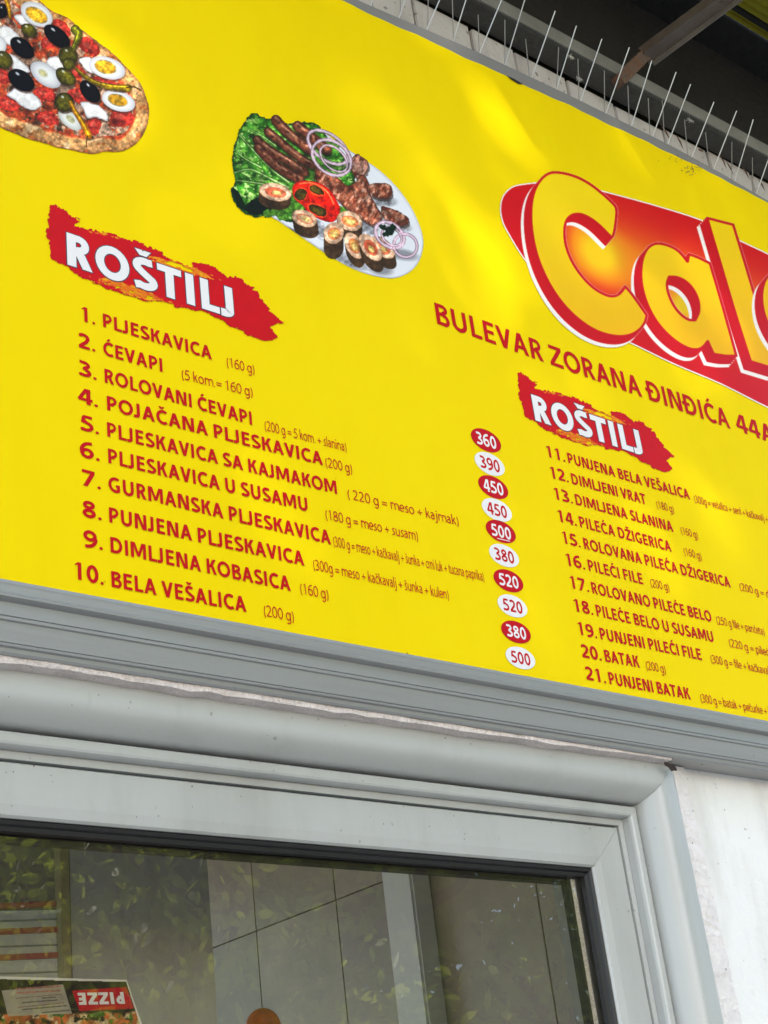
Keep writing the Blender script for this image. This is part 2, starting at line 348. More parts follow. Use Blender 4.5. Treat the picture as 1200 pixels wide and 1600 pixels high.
class Canvas:
    def __init__(s, x0, y0, x1, y1, step):
        s.x = np.arange(x0, x1+step, step); s.y = np.arange(y0, y1+step, step)
        s.X, s.Y = np.meshgrid(s.x, s.y); s.c = np.zeros(s.X.shape+(3,)); s.a = np.zeros(s.X.shape); s.seed = 3
    def put(s, al, col, out=True):
        al = np.clip(al, 0, 1)
        col = np.broadcast_to(np.array(col, float), s.c.shape)
        s.c = s.c*(1-al[..., None])+col*al[..., None]
        if out: s.a = np.maximum(s.a, al)
    def tex(s, col, sc, amt, seed):
        n = vnoise(s.X, s.Y, sc, seed)-.5
        return np.clip(np.array(col, float)[None, None]*(1+amt*2*n[..., None]), 0, 255)
    def ell(s, cx, cy, rx, ry, ang, col, dark=None, light=.0, sc=0, amt=.0, aa=2., lo=(-.35, -.45), out=True, al=1.):
        ca, sa = math.cos(R(ang)), math.sin(R(ang)); dx = s.X-cx; dy = s.Y-cy
        u = (dx*ca+dy*sa)/rx; v = (-dx*sa+dy*ca)/ry; r = np.sqrt(u*u+v*v)
        d = (r-1)*min(rx, ry); c = np.broadcast_to(np.array(col, float), s.c.shape).copy()
        if amt: s.seed += 1; c = s.tex(col, sc, amt, s.seed)
        if dark is not None:
            k = np.clip(r, 0, 1)**2.5; c = c*(1-k[..., None])+np.array(dark, float)*k[..., None]
        if light:
            q = np.exp(-(((dx/rx-lo[0])**2+(dy/ry-lo[1])**2)/.05)); c = c+(255-c)*(q*light)[..., None]
        s.put(np.clip(.5-d/aa, 0, 1)*al, c, out)
    def poly(s, pts, col, sc=0, amt=0, aa=2., sm=True, out=True, rough=0, rsc=10, edge=None, ew=6, al=1.):
        if sm: pts = smoothpoly(pts, 4)
        d = polysdf(s.X, s.Y, pts)
        if rough: s.seed += 1; d = d+(vnoise(s.X, s.Y, rsc, s.seed)-.5)*2*rough
        s.seed += 1
        c = s.tex(col, sc or 20, amt, s.seed) if amt else np.broadcast_to(np.array(col, float), s.c.shape).copy()
        if edge is not None:
            k = np.clip(1+d/ew, 0, 1)**1.5; c = c*(1-k[..., None])+np.array(edge, float)*k[..., None]
        s.put(np.clip(.5-d/aa, 0, 1)*al, c, out); return d
    def line(s, pts, w, col, amt=0, sc=10, sm=True, edge=None, out=True, aa=2., al=1., taper=None):
        P = smoothpoly(pts, 5, False) if sm else np.array(pts, float)
        d = np.full(s.X.shape, 1e9)
        for i in range(len(P)-1):
            a, b = P[i], P[i+1]; e = b-a; l = e@e+1e-9
            t = np.clip(((s.X-a[0])*e[0]+(s.Y-a[1])*e[1])/l, 0, 1)
            ww = 1.
            if taper: ww = taper[0]+(taper[1]-taper[0])*(i+t)/(len(P)-1)
            d = np.minimum(d, np.hypot(s.X-a[0]-t*e[0], s.Y-a[1]-t*e[1])-w/2*ww)
        s.seed += 1
        c = s.tex(col, sc, amt, s.seed) if amt else np.broadcast_to(np.array(col, float), s.c.shape).copy()
        if edge is not None:
            k = np.clip(1+d/(w*.45), 0, 1)**1.5; c = c*(1-k[..., None])+np.array(edge, float)*k[..., None]
        s.put(np.clip(.5-d/aa, 0, 1)*al, c, out)
    def build(s, name, fn, parent, y=-.0014, thr=.5, under=None, mt=None):
        """fn maps canvas coordinates to world x, z on the board"""
        ok = s.a > thr
        if under is not None:
            ok = s.a > .04; s.c = s.c*s.a[..., None]+np.array(under, float)*(1-s.a[..., None])
        q = ok[:-1, :-1] & ok[1:, :-1] & ok[:-1, 1:] & ok[1:, 1:]
        idx = -np.ones(ok.shape, int); use = np.zeros(ok.shape, bool)
        for a, b in ((0, 0), (1, 0), (0, 1), (1, 1)): use[a:a+q.shape[0], b:b+q.shape[1]] |= q
        idx[use] = np.arange(use.sum())
        P = fn(s.X[use], s.Y[use]); P[:, 1] = P[:, 1]+y
        i = idx[:-1, :-1][q]; j = idx[1:, :-1][q]; k = idx[1:, 1:][q]; l = idx[:-1, 1:][q]
        F_ = np.stack([i, j, k, l], 1)
        me = bpy.data.meshes.new(name)
        me.vertices.add(len(P)); me.vertices.foreach_set('co', P.astype(np.float32).ravel())
        me.loops.add(F_.size); me.loops.foreach_set('vertex_index', F_.astype(np.int32).ravel())
        me.polygons.add(len(F_)); me.polygons.foreach_set('loop_start', np.arange(0, F_.size, 4, dtype=np.int32))
        me.update(calc_edges=True)
        c = np.clip(s.c[use], 0, 255)/255; c = np.where(c <= .04045, c/12.92, ((c+.055)/1.055)**2.4)
        at_ = me.color_attributes.new('Col', 'FLOAT_COLOR', 'POINT')
        at_.data.foreach_set('color', np.concatenate([c, np.ones((len(c), 1))], 1).astype(np.float32).ravel())
        return link(name, me, mt or M['print'], parent)
def photo_map(sc, ox, oy, y=0.0):
    def fn(X, Y):
        d = np.stack([X/sc+ox-CX, Y/sc+oy-CY, np.full(X.shape, F)], -1)@RM.T
        t = (y-CAM[1])/d[..., 1]; return CAM+t[..., None]*d
    return fn
# ================================================================ THE BUILDING AND THE FRONT WALL
ZS0, ZS1 = 2.3005, 3.44               # bottom and top of the yellow board
XL, XR = 0.25, 3.15                   # its ends, outside the picture
YG = .098                             # glass
# big structure
ground = box('ground', -150, 150, -150, 150, -.3, 0, mat('street_paving', (.30, .285, .26), .9, noise=.3, nscale=3, bump=.2), None); tag(ground, kind='structure')
pav = box('pavement', -30, 30, -5, .05, 0, .12, mat('pavement_concrete', (.40, .385, .36), .85, noise=.25, nscale=5, bump=.2)); tag(pav, kind='structure')
wall = empty('front_wall', (1.7, .05, 0), 'front wall', None); del wall['label']; tag(wall, kind='structure')
if 'category' in wall: del wall['category']
XW = 1.728                            # right edge of the window opening
# right part, parapet strip behind the board
def wallgrid(name, x0, x1, z0, z1, y, n, mt, parent, amp=.0012, depth=.2):
    xs = np.linspace(x0, x1, n); zs = np.linspace(z0, z1, max(2, int(n*(z1-z0)/(x1-x0))))
    vs = []; 
    Xg, Zg = np.meshgrid(xs, zs); nz = vnoise(Xg*100, Zg*100, 22, 9)-.5
    for j in range(len(zs)):
        for i in range(len(xs)): vs.append((xs[i], y+nz[j, i]*2*amp, zs[j]))
    w = len(xs); fs = [(j*w+i, j*w+i+1, (j+1)*w+i+1, (j+1)*w+i) for j in range(len(zs)-1) for i in range(w-1)]
    return mesh(name, vs, fs, mt, parent, True)
wallgrid('wall_plaster', XW-.004, 3.3, 1.55, 2.262, .05, 90, M['plaster'], wall, .0022)
box('wall_core', XW, 3.3, .056, .25, 0, 2.27, M['plaster'], wall)
box('wall_below', -2.2, XW-.0005, .03, .25, 0, .9, M['plaster'], wall)
box('wall_lintel', -2.2, 3.3, .135, .30, 2.271, 3.60, M['plaster'], wall)
box('wall_head', -2.2, XW-.0005, .06, .30, 2.19, 2.2695, M['plaster'], wall)
# fascia panels behind the board: short white boards with open joints
fas = empty('fascia', (1.7, .12, 3.43), 'weathered white fascia boards between the yellow sign and the grey beam', 'fascia')
x = .3
i = 0
while x < 3.2:
    w = .125+rnd.uniform(-.02, .03)
    box('board', x+.003, x+w-.003, .112+rnd.uniform(-.004, .004), .134, 3.40, 3.619+rnd.uniform(-.006, .002), M['whitewall'], fas, .002); x += w; i += 1

# ================================================================ THE MENU BOARD
sign = empty('menu_board', (1.5, 0, ZS0), 'large yellow menu board with red lettering and food pictures above the window', 'sign board')
# top edge of the vinyl, measured along the board: it was cut by hand and waves a little
topy = [(XL, 3.352), (.9, 3.362), (1.2417, 3.3742), (1.509, 3.3881), (1.75, 3.399), (2.0057, 3.4085), (2.15, 3.4115), (2.2883, 3.4081), (2.6, 3.405), (XR, 3.40)]
rail = [(XL, 3.37), (.9, 3.382), (1.272, 3.3947), (1.514, 3.4155), (1.75, 3.4255), (2.0122, 3.4306), (2.15, 3.4262), (2.2912, 3.4161), (2.6, 3.413), (XR, 3.408)]
def interp(T, x):
    return float(np.interp(x, [p[0] for p in T], [p[1] for p in T]))
# vinyl sheet: fine grid with gentle waves
nx, nz = 200, 70; vs = []; 
xs = np.linspace(XL, XR, nx)
for i, x in enumerate(xs):
    zt = interp(topy, x)+.0012*math.sin(x*37)+.0008*math.sin(x*91+1)
    for j in range(nz):
        z = ZS0+(zt-ZS0)*j/(nz-1)
        e = min(1, 8*j/(nz-1))*min(1, 8*(nz-1-j)/(nz-1))
        y = -.0008*(1-math.cos(x*7.2+z*2.1))*.2*e
        vs.append((x, y+.0006, z))
fs = [(i*nz+j, (i+1)*nz+j, (i+1)*nz+j+1, i*nz+j+1) for i in range(nx-1) for j in range(nz-1)]
mesh('vinyl_sheet', vs, fs, M['yellow'], sign, True)
box('backing_box', XL, XR, .004, .05, 2.31, 3.352, M['alu_dark'], sign)
# top rail: thin metal edge that stands behind the vinyl
vs, fs = [], []
xs = np.linspace(XL, XR, 60)
for x in xs:
    zt = interp(rail, x); zb = interp(topy, x)-.02
    vs += [(x, .0016, zb), (x, .0010, zt-.001), (x, .0022, zt), (x, .108, zt+.002), (x, .108, zb)]
for i in range(59):
    for k in range(4): a = i*5+k; fs.append((a, a+5, a+6, a+1))
mesh('top_rail', vs, fs, M['alu_dark'], sign)
# bottom rail: one aluminium extrusion with ledges and grooves (y, z)
prof = [(-.0012, 2.306), (-.0052, 2.3048), (-.0058, 2.3015), (-.0052, 2.2990), (-.0046, 2.2915), (-.0064, 2.2898), (-.0078, 2.2880), (-.0074, 2.2862), (-.0040, 2.2848),
        (.0005, 2.2835), (.0008, 2.2695), (.0022, 2.2689), (.0022, 2.2681), (-.0006, 2.2676), (-.0016, 2.2665), (-.0012, 2.2640), (.0012, 2.2630), (.0040, 2.2425), (.0054, 2.2419),
        (.0054, 2.2413), (.0036, 2.2408), (.0030, 2.2398), (.0036, 2.2384), (.0070, 2.2375), (.0078, 2.2335), (.0100, 2.2312), (.0500, 2.2345)]
def sweep(name, P, x0, x1, mt, parent, n=2):
    vs = []; fs = []; xs = np.linspace(x0, x1, n)
    for x in xs: vs += [(x, y, z) for y, z in P]
    m = len(P)
    for i in range(n-1):
        for k in range(m-1): fs.append((i*m+k+1, (i+1)*m+k+1, (i+1)*m+k, i*m+k))
    return mesh(name, vs, fs, mt, parent)
sweep('bottom_rail', prof, XL, XR, M['alu'], sign, 40)

# ---- red headings, lettering
def up_at(px, py, dpx, y=0):
    return float(at(px, py-dpx, y)[2]-at(px, py, y)[2])
YT = -.0004
CAPL, CAPR = up_at(165, 700, 22.6), up_at(910, 900, 17.2)
rows = [
 ('1.', (129.3, 501.7), (150, 508.3), 'PLJESKAVICA', (159, 510), (331.7, 562.3), '(160 g)', (354, 572.5), (398.3, 584.5)),
 ('2.', (126, 543.3), (150.7, 550.7), 'ĆEVAPI', (160, 554), (256, 582.2), '(5 kom.= 160 g)', (283.5, 592), (395.5, 620)),
 ('3.', (127, 586.7), (152.7, 595), 'ROLOVANI ĆEVAPI', (161.5, 597), (396, 664.9), '(200 g = 5 kom. + slanina)', (413.5, 672), (542, 706)),
 ('4.', (126.3, 630), (155, 637.5), 'POJAČANA PLJESKAVICA', (165, 640), (505.5, 727.5), '(200 g)', (508.5, 729), (551, 740)),
 ('5.', (129.4, 672.5), (156.3, 680), 'PLJESKAVICA SA KAJMAKOM', (165.5, 681.5), (528.5, 772.8), '( 220 g = meso + kajmak)', (543, 778.5), (717.5, 821.5)),
 ('6.', (129.4, 714.8), (157.5, 721.5), 'PLJESKAVICA U SUSAMU', (167, 723), (483, 800), '(180 g = meso + susam)', (508.5, 811), (654, 845)),
 ('7.', (131.3, 759), (159.4, 766), 'GURMANSKA PLJESKAVICA', (168, 767), (518, 851.2), '(300 g = meso + kačkavalj + šunka + crni luk + tucana paprika)', (521, 853.5), (757, 908.5)),
 ('8.', (132.5, 808), (160.6, 814), 'PUNJENA PLJESKAVICA', (168.5, 815.7), (476.5, 884.5), '(300g = meso + kačkavalj + šunka + kulen)', (489.5, 890), (702, 937)),
 ('9.', (134, 854.5), (162.5, 860.5), 'DIMLJENA KOBASICA', (170.5, 862.5), (455, 924), '(160 g)', (469, 927), (514, 937)),
 ('10.', (115, 904), (163.5, 915), 'BELA VEŠALICA', (172, 916.5), (386, 956.8), '(200 g)', (412, 962), (460, 971.5)),
]
rows2 = [
 ('11.', (855, 713.6), (884.5, 722.3), 'PUNJENA BELA VEŠALICA', (887, 723.2), (1079, 781), '(300g = vešalica + senf + kačkavalj + k', (1085.4, 785), (1206, 818)),
 ('12.', (861, 746.7), (890, 754.5), 'DIMLJENI VRAT', (893, 755.7), (1010.5, 788.7), '(180 g)', (1026.5, 793.5), (1054, 802)),
 ('13.', (867, 779.7), (896.5, 787.7), 'DIMLJENA SLANINA', (899, 788.2), (1053, 831.6), '(160 g)', (1064.5, 834), (1091.5, 842.5)),
 ('14.', (873, 815), (902.5, 822.4), 'PILEĆA DŽIGERICA', (905.5, 823.2), (1050, 862.5), '(160 g)', (1069, 867), (1097, 875)),
 ('15.', (880, 848.5), (908.5, 856.2), 'ROLOVANA PILEĆA DŽIGERICA', (912, 857.2), (1142.5, 918.4), '(200 g = dž', (1156.3, 922), (1208, 936)),
 ('16.', (885.5, 883.5), (915.5, 890.5), 'PILEĆI FILE', (919, 891.4), (1006.5, 913.8), '(200 g)', (1017, 916.5), (1046.5, 924)),
 ('17.', (892, 919), (922, 925.8), 'ROLOVANO PILEĆE BELO', (924.5, 926.8), (1113.5, 972.2), '(250 g file + pančeta)', (1120.5, 974.6), (1195.5, 993)),
 ('18.', (898, 955), (928.5, 961.7), 'PILEĆE BELO U SUSAMU', (931.5, 962.5), (1117, 1004), '(220 g = pileće', (1139.8, 1010), (1208, 1027)),
 ('19.', (904.5, 991.5), (934.5, 998.1), 'PUNJENI PILEĆI FILE', (937.5, 998.8), (1098, 1032), '(300 g = file + kačkaval', (1111.3, 1035.5), (1203, 1054.5)),
 ('20.', (911, 1027), (941.5, 1033), 'BATAK', (945, 1033.6), (1000.5, 1043.6), '(200 g)', (1010, 1046), (1041, 1052.5)),
 ('21.', (917.5, 1062), (948.5, 1068.1), 'PUNJENI BATAK', (951.5, 1068.6), (1080, 1093.5), '(300 g = batak + pečurke + k', (1095.5, 1097), (1206, 1118.5)),
]
for rr, cap in ((rows, CAPL), (rows2, CAPR)):
    for (n, a, b, t1, c, d, t2, e, f) in rr:
        sw = .205 if cap == CAPL else .20
        lettering('item_number', n, at(a[0]-(5 if len(n) < 3 else 2), a[1]-(1.4 if len(n) < 3 else .5)), at(*b), cap*1.10, sw, M['red_ink'], sign, YT)
        lettering('dish_name', t1, at(*c), at(*d), cap, sw, M['red_ink'], sign, YT)
        lettering('portion_note', t2, at(*e), at(*f), cap*.76, .115 if cap == CAPL else .12, M['red_ink'], sign, YT)
ca = up_at(690, 506, 31.8)
lettering('address_line', 'BULEVAR ZORANA ĐINĐIĆA', at(680, 505), at(1142.5, 670.5), ca, .19, M['red_ink'], sign, YT)
lettering('address_line', '44A', at(1152, 673), at(1213, 695), ca, .19, M['red_ink'], sign, YT)
# price badges
prices = [(360, 1055, 173), (390, 1064, 232), (450, 1073, 290), (450, 1082, 347), (500, 1092, 401), (380, 1100, 461), (520, 1111, 524), (520, 1121, 587), (380, 1130, 652), (500, 1141, 717)]
for i, (p, zx, zy) in enumerate(prices):
    px, py = 100+zx/1.6, 580+zy/1.6; c = at(px, py)
    rx = .5*abs(at(px+23.2, py+5.5)[0]-at(px-23.2, py-5.5)[0]); rz = up_at(px, py, 16.6)
    vs = [(c[0]+rx*math.cos(2*math.pi*k/40), -.0003, c[2]+rz*math.sin(2*math.pi*k/40)) for k in range(40)]
    bo = mesh('price_badge', vs, [tuple(range(40))], M['badge_red' if i % 2 == 0 else 'white_ink'], sign)
    bo['label'] = ('red' if i % 2 == 0 else 'white')+' oval price badge reading %d' % p
    cp = rz*1.12; w = rx*1.36
    lettering('price_digits', str(p), (c[0]-w/2, 0, c[2]-cp/2), (c[0]+w/2, 0, c[2]-cp/2), cp, .19, M['white_ink' if i % 2 == 0 else 'badge_red'], bo, -.00045)
    if i == 4:
        mesh('price_underline', [(c[0]-w*.25, -.00045, c[2]-cp*.68), (c[0]+w*.38, -.00045, c[2]-cp*.66), (c[0]+w*.38, -.00045, c[2]-cp*.60), (c[0]-w*.25, -.00045, c[2]-cp*.62)], [(0, 1, 2, 3)], M['white_ink'], bo)

# brush-stroke headings
brush = [(80,55),(150,80),(228,140),(205,155),(240,172),(330,185),(450,215),(580,265),(640,310),(700,335),(745,348),(752,325),(850,345),(912,395),(930,388),(985,410),(1060,465),(1080,500),(1140,580),(1182,612),(1120,635),(1150,683),(1100,700),(1000,668),(900,612),(800,562),(700,545),(600,515),(520,512),(400,470),(300,432),(240,400),(190,382),(150,345),(88,318),(82,250),(68,200),(75,120)]
def heading(fn, l0, l1, cap, R0, y=0):
    cv = Canvas(40, 30, 1215, 730, 2.6)
    d = polysdf(cv.X, cv.Y, brush)
    nz = (vnoise(cv.X*.35+cv.Y*.15, cv.Y-.27*cv.X, 16, 31)-.5)*24+(vnoise(cv.X, cv.Y, 9, 33)-.5)*14
    dd = d+nz
    red = cv.tex((196, 4, 18), 60, .04, 5)
    cv.put(np.clip(.5-dd/3, 0, 1), red)
    # dry-brush areas: orange-yellow flecks near the edges and under the word
    v = vnoise(cv.X*.5, cv.Y-.27*cv.X, 9, 41, 5)
    u = cv.X; band = np.exp(-((cv.Y-(.33*u+308))**2)/700)*np.exp(-((u-480)/190)**2)+np.exp(-((cv.Y-(.33*u+124))**2)/600)*np.exp(-((u-690)/170)**2)+.5*np.exp(-((cv.Y-(.24*u+115))**2)/350)*np.exp(-((u-330)/150)**2)
    k = np.clip((band*1.05+v-1.0)*7, 0, .9)
    fl = np.array((225, 120, 12), float)[None, None]*(1-np.clip((v-.5)*3, 0, 1))[..., None]+np.array((232, 190, 6), float)*np.clip((v-.5)*3, 0, 1)[..., None]
    cv.put(k*(dd < 4), fl, out=False)
    holes = (band*.55+vnoise(cv.X*.35, cv.Y-.27*cv.X, 12, 47, 4)) > 1.02
    cv.a[holes & (d > -26)] = 0
    o = cv.build('heading_patch', fn, sign, -.0003); o['label'] = 'red brush-stroke patch behind the word ROŠTILJ'
    P0, P1 = at(*l0), at(*l1)
    # dark rim, then the white letters
    dz = cap*.0
    for nm, s, mt, yy, g in (('letter_rim', .29, M['outline_ink'], -.0004, 1), ('heading_letters', .215, M['white_ink'], -.0007, 0)):
        e = .0 
        lettering(nm, 'ROŠTILJ', P0, P1, cap, .245, mt, o, yy) if not g else rim('letter_rim', 'ROŠTILJ', P0, P1, cap, .245, mt, o, yy, cap*.03)
    return o
def rim(name, txt, P0, P1, cap, s, mt, parent, y, r):
    """the same letters grown by r on every side: copies nudged round a small circle, each on its own layer"""
    vs, fs = [], []; w = textw(txt, s); P0 = np.array(P0); ux = (np.array(P1)-P0)/w; k = 0
    for a in range(10):
        off = np.array([math.cos(a*.6283)*r, 0, math.sin(a*.6283)*r]); x = 0
        for ch in txt:
            st, ad = glyph(ch, s)
            for q in st:
                for poly in q:
                    n0 = len(vs)
                    for gx, gy in poly: vs.append(P0+ux*(x+gx)+np.array([0, 0, cap])*gy+off+np.array([0, y-(k % 40)*4e-6, 0]))
                    fs.append((n0, n0+1, n0+2, n0+3))
                k += 1
            x += ad
    return mesh(name, vs, fs, mt, parent)
fnL = photo_map(3, 50, 300)
capH = up_at(104, 413.3, 50)
heading(fnL, (99, 411.8), (372, 500.5), capH, None)
L0, L1 = at(99, 411.8), at(372, 500.5); R0, R1 = at(832.5, 655.8), at(1009, 713.5)
kx = (R1[0]-R0[0])/(L1[0]-L0[0]); capH2 = up_at(837, 657, 38.5); kz = capH2/capH
def fnR(X, Y):
    P = fnL(X, Y); Q = P.copy(); Q[:, 0] = R0[0]+(P[:, 0]-L0[0])*kx
    tilt = ((R1[2]-R0[2])/(R1[0]-R0[0])-(L1[2]-L0[2])/(L1[0]-L0[0])*kz/kx)
    Q[:, 2] = R0[2]+(P[:, 2]-L0[2])*kz+(Q[:, 0]-R0[0])*tilt; return Q
heading(fnR, (832.5, 655.8), (1009, 713.5), capH2, None)

# ---- the shop logo: fat yellow letters on a red pill
Cp = [(290,50),(345,58),(400,77),(455,110),(505,152),(540,185),(557,207),(552,265),(543,322),(532,333),(508,308),(470,270),(430,243),(395,230),(360,236),(338,262),(331,310),(340,375),(368,440),(410,500),(455,545),(500,572),(535,582),(562,574),(580,555),(590,537),(612,560),(645,605),(684,662),(676,695),(655,724),(620,746),(575,755),(520,749),(465,730),(410,697),(350,645),(295,578),(250,500),(215,415),(195,330),(187,250),(190,180),(205,122),(230,82),(258,58)]
Ap = [(722,352),(768,360),(812,380),(840,410),(856,432),(861,400),(905,415),(953,440),(1005,615),(1066,836),(1020,838),(966,828),(942,775),(925,798),(900,811),(858,806),(800,772),(740,715),(695,645),(665,565),(655,490),(662,420),(685,372)]
Ah = [(778,500),(812,500),(852,520),(885,558),(904,605),(905,650),(888,682),(862,682),(828,658),(797,620),(776,572),(768,530)]
Lp = [(938,246),(1052,275),(1115,480),(1180,705),(1232,893),(1124,860),(1060,660),(998,450)]
SH = (-26, 30)
pill = [(62,210),(72,158),(105,122),(150,108),(250,100),(400,112),(500,138),(700,192),(920,262),(1075,345),(1200,405),(1330,480),(1395,590),(1420,740),(1380,960),(1310,1090),(1200,1052),(1000,952),(800,867),(635,787),(430,690),(300,590),(215,487),(150,402),(100,320),(72,265)]
dxa = 1187-655
A2 = [(x+515, y+(y-350)*-.12+118) for x, y in Ap]; A2h = [(x+515, y+(y-350)*-.12+118) for x, y in Ah]
cv = Canvas(40, 30, 1400, 1110, 2.5)
X, Y = cv.X, cv.Y
dp = polysdf(X, Y, smoothpoly(pill, 4))
def rounded(p, it=2):
    for _ in range(it):
        o = []; m = len(p)
        for i in range(m):
            a, b, c = np.array(p[i-1], float), np.array(p[i], float), np.array(p[(i+1) % m], float)
            d1, d2 = b-a, c-b; cs = (d1@d2)/(np.hypot(*d1)*np.hypot(*d2)+1e-9)
            if cs < .72 or min(np.hypot(*d1), np.hypot(*d2)) < 6: o.append(tuple(b))
            else: o += [tuple(b-d1*.25), tuple(b+d2*.25)]
        p = o
    return p
def sd(p, hole=None, sm=3):
    q = p
    d = polysdf(X, Y, q)
    return d
def sweepsd(p, hole, n=4, ext=1.0):
    p = rounded(p); hole = rounded(hole) if hole else None
    out = None; base = None
    for k in range(n+1):
        ox, oy = SH[0]*ext*k/n, SH[1]*ext*k/n
        P = [(a+ox, b+oy) for a, b in p]; d = polysdf(X, Y, P)
        if hole:
            Hh_ = [(a+ox, b+oy) for a, b in hole]; d = np.maximum(d, -polysdf(X, Y, Hh_))
        if k == 0: base = d
        out = d if out is None else np.minimum(out, d)
    return base, out
# pill: white edge, red body fading to orange-yellow along its middle
cv.put(np.clip(.5-(dp-6)/2.5, 0, 1), (245, 235, 232))
ax = (Y-(.43*X+180))                    # distance from the pill's axis
g = np.exp(-(ax/175)**2)*np.clip((X-280)/120, 0, 1)*1.1
g2 = np.exp(-((X-480)/95)**2-((Y-400-.35*(X-480))/95)**2)+np.exp(-((X-840)/60)**2-((Y-620)/60)**2)
redb = np.array((205, 8, 22), float); org = np.array((240, 112, 16), float); yl = np.array((232, 190, 10), float)
k1 = np.clip(g*1.0+g2*.6, 0, 1)[..., None]; k2 = np.clip(g2*1.2+g*.35-.25, 0, 1)[..., None]
body = redb*(1-k1)+org*k1; body = body*(1-k2)+yl*k2
cv.put(np.clip(.5-dp/2.5, 0, 1), body)
for p, hole, seed in ((Lp, None, 1), (A2, A2h, 2), (Ap, Ah, 3), (Cp, None, 4)):
    base, sw = sweepsd(p, hole)
    wsw = sweepsd(p, hole, 5, 1.42)[1]
    cv.put(np.clip(.5-(wsw-5)/2.5, 0, 1), (245, 235, 232))
    cv.put(np.clip(.5-(sw-4)/2.5, 0, 1), (200, 6, 22))
    zz = np.clip((Y-150)/700, 0, 1)[..., None]
    cv.put(np.clip(.5-(base+7)/2.5, 0, 1), np.array((244, 212, 2), float)*(1-zz)+np.array((240, 178, 2), float)*zz)
lo = cv.build('shop_logo', photo_map(1200/440, 760, 250), sign, -.0005, under=(238, 207, 0))
lo['label'] = 'red and orange logo with fat yellow letters'

# ---- pizza picture (drawn in quarter-pixel units of the photograph)
cv = Canvas(-330, -330, 940, 975, 3.4)
out = [(330,70),(420,110),(500,175),(590,245),(690,320),(770,400),(840,470),(890,545),(925,640),(930,740),(905,820),(860,890),(770,945),(660,950),(570,962),(440,940),(300,905),(150,860),(0,795),(-150,700),(-280,540),(-330,350),(-330,100),(-300,-150),(-200,-330),(60,-330),(150,-60),(230,-10)]
cv.poly(out, (205,160,110), 60, .22, rough=5, rsc=50, edge=(150,95,55), ew=22)
n = vnoise(cv.X, cv.Y, 70, 61); inn = polysdf(cv.X, cv.Y, smoothpoly(out, 4))
cv.put(np.clip((n-.52)*5, 0, .8)*(inn < -6)*(inn > -90), (236,208,172))
cv.put(np.clip((vnoise(cv.X, cv.Y, 45, 62)-.6)*7, 0, .75)*(inn < -4)*(inn > -60), (176,98,42))
cv.put(np.clip(.5-(inn+88+(n-.5)*50)/14, 0, 1), cv.tex((190,88,52), 26, .35, 63))
cv.put(np.clip((vnoise(cv.X, cv.Y, 55, 64)-.45)*9, 0, 1)*(inn < -100), cv.tex((176,148,128), 16, .5, 65))
cv.put(np.clip((vnoise(cv.X, cv.Y, 34, 66)-.55)*12, 0, .9)*(inn < -100), cv.tex((96,70,52), 14, .5, 67))
rr = random.Random(4)
for _ in range(95):    # shredded mushroom and ham
    x, y = rr.uniform(-300, 860), rr.uniform(-300, 860)
    if polysdf(np.array([[x]]), np.array([[y]]), out)[0, 0] > -95: continue
    a = rr.uniform(0, 6.28); l = rr.uniform(18, 42)
    cv.line([(x, y), (x+l*math.cos(a), y+l*math.sin(a)), (x+l*1.6*math.cos(a+.6), y+l*1.6*math.sin(a+.6))], rr.uniform(5, 13), rr.choice([(226,206,192),(150,118,96),(214,180,165),(120,88,66),(198,172,150)]), .2, 8, edge=(100,72,54))
for (x, y, rx, ry, a) in [(385,175,70,40,50),(560,295,75,48,35),(300,270,52,38,20),(20,480,60,42,30),(60,650,75,45,15),(500,600,85,45,20),(760,740,75,55,0),(590,790,40,62,10),(300,740,70,42,15),(280,590,75,42,20),(480,450,62,40,20),(660,520,110,26,15),(-120,250,90,60,10),(-60,-50,80,50,30),(100,-120,80,50,0),(-200,420,80,50,0)]:
    cv.poly([(x+rx*math.cos(t)*math.cos(R(a))-ry*math.sin(t)*math.sin(R(a)), y+rx*math.cos(t)*math.sin(R(a))+ry*math.sin(t)*math.cos(R(a))) for t in np.linspace(0, 6.28, 12)[:-1]], (182,66,54), 20, .5, rough=14, rsc=26, edge=(168,50,38), ew=12)
    cv.ell(x-rx*.2, y-ry*.2, rx*.4, ry*.3, a, (214,122,104), al=.5)
def cheese(pts):
    cv.poly([(x+5, y+10) for x, y in pts], (92,62,46), rough=6, rsc=20, al=.6)
    cv.poly(pts, (236,234,234), 22, .10, rough=7, rsc=22, edge=(176,170,176), ew=14)
for p in [[(85,100),(140,90),(190,120),(230,180),(180,170),(120,150)],[(0,170),(60,170),(120,235),(90,290),(0,250),(-40,210)],[(30,330),(90,350),(140,390),(190,450),(110,455),(60,400)],[(40,590),(120,545),(170,575),(230,600),(255,660),(200,690),(130,660),(90,625)],[(500,640),(560,640),(620,665),(665,710),(670,760),(600,735),(545,740),(520,690)],[(495,370),(560,360),(600,420),(610,465),(550,450),(510,410)],[(290,380),(350,352),(410,400),(390,450),(320,430)]]: cheese(p)
def egg(x, y, rx, ry, a, yrx, yry, dx=0, dy=0):
    cv.ell(x+6, y+12, rx, ry, a, (80,58,44), al=.55, aa=8)
    cv.ell(x, y, rx, ry, a, (240,240,240), (196,196,204), sc=30, amt=.04)
    cv.ell(x+dx, y+dy, yrx+6, yry+6, a, (182,180,150)); cv.ell(x+dx, y+dy, yrx, yry, a, (233,188,58), (208,158,40), sc=14, amt=.1)
egg(228,90,108,68,30,72,38,0,5); egg(668,425,118,66,18,66,38,-10,-5); egg(740,632,108,62,18,60,32,-5,-5)
cv.ell(285,468,112,62,38,(240,240,240),(190,190,198)); cv.ell(268,458,36,22,38,(206,200,150),(220,220,214))
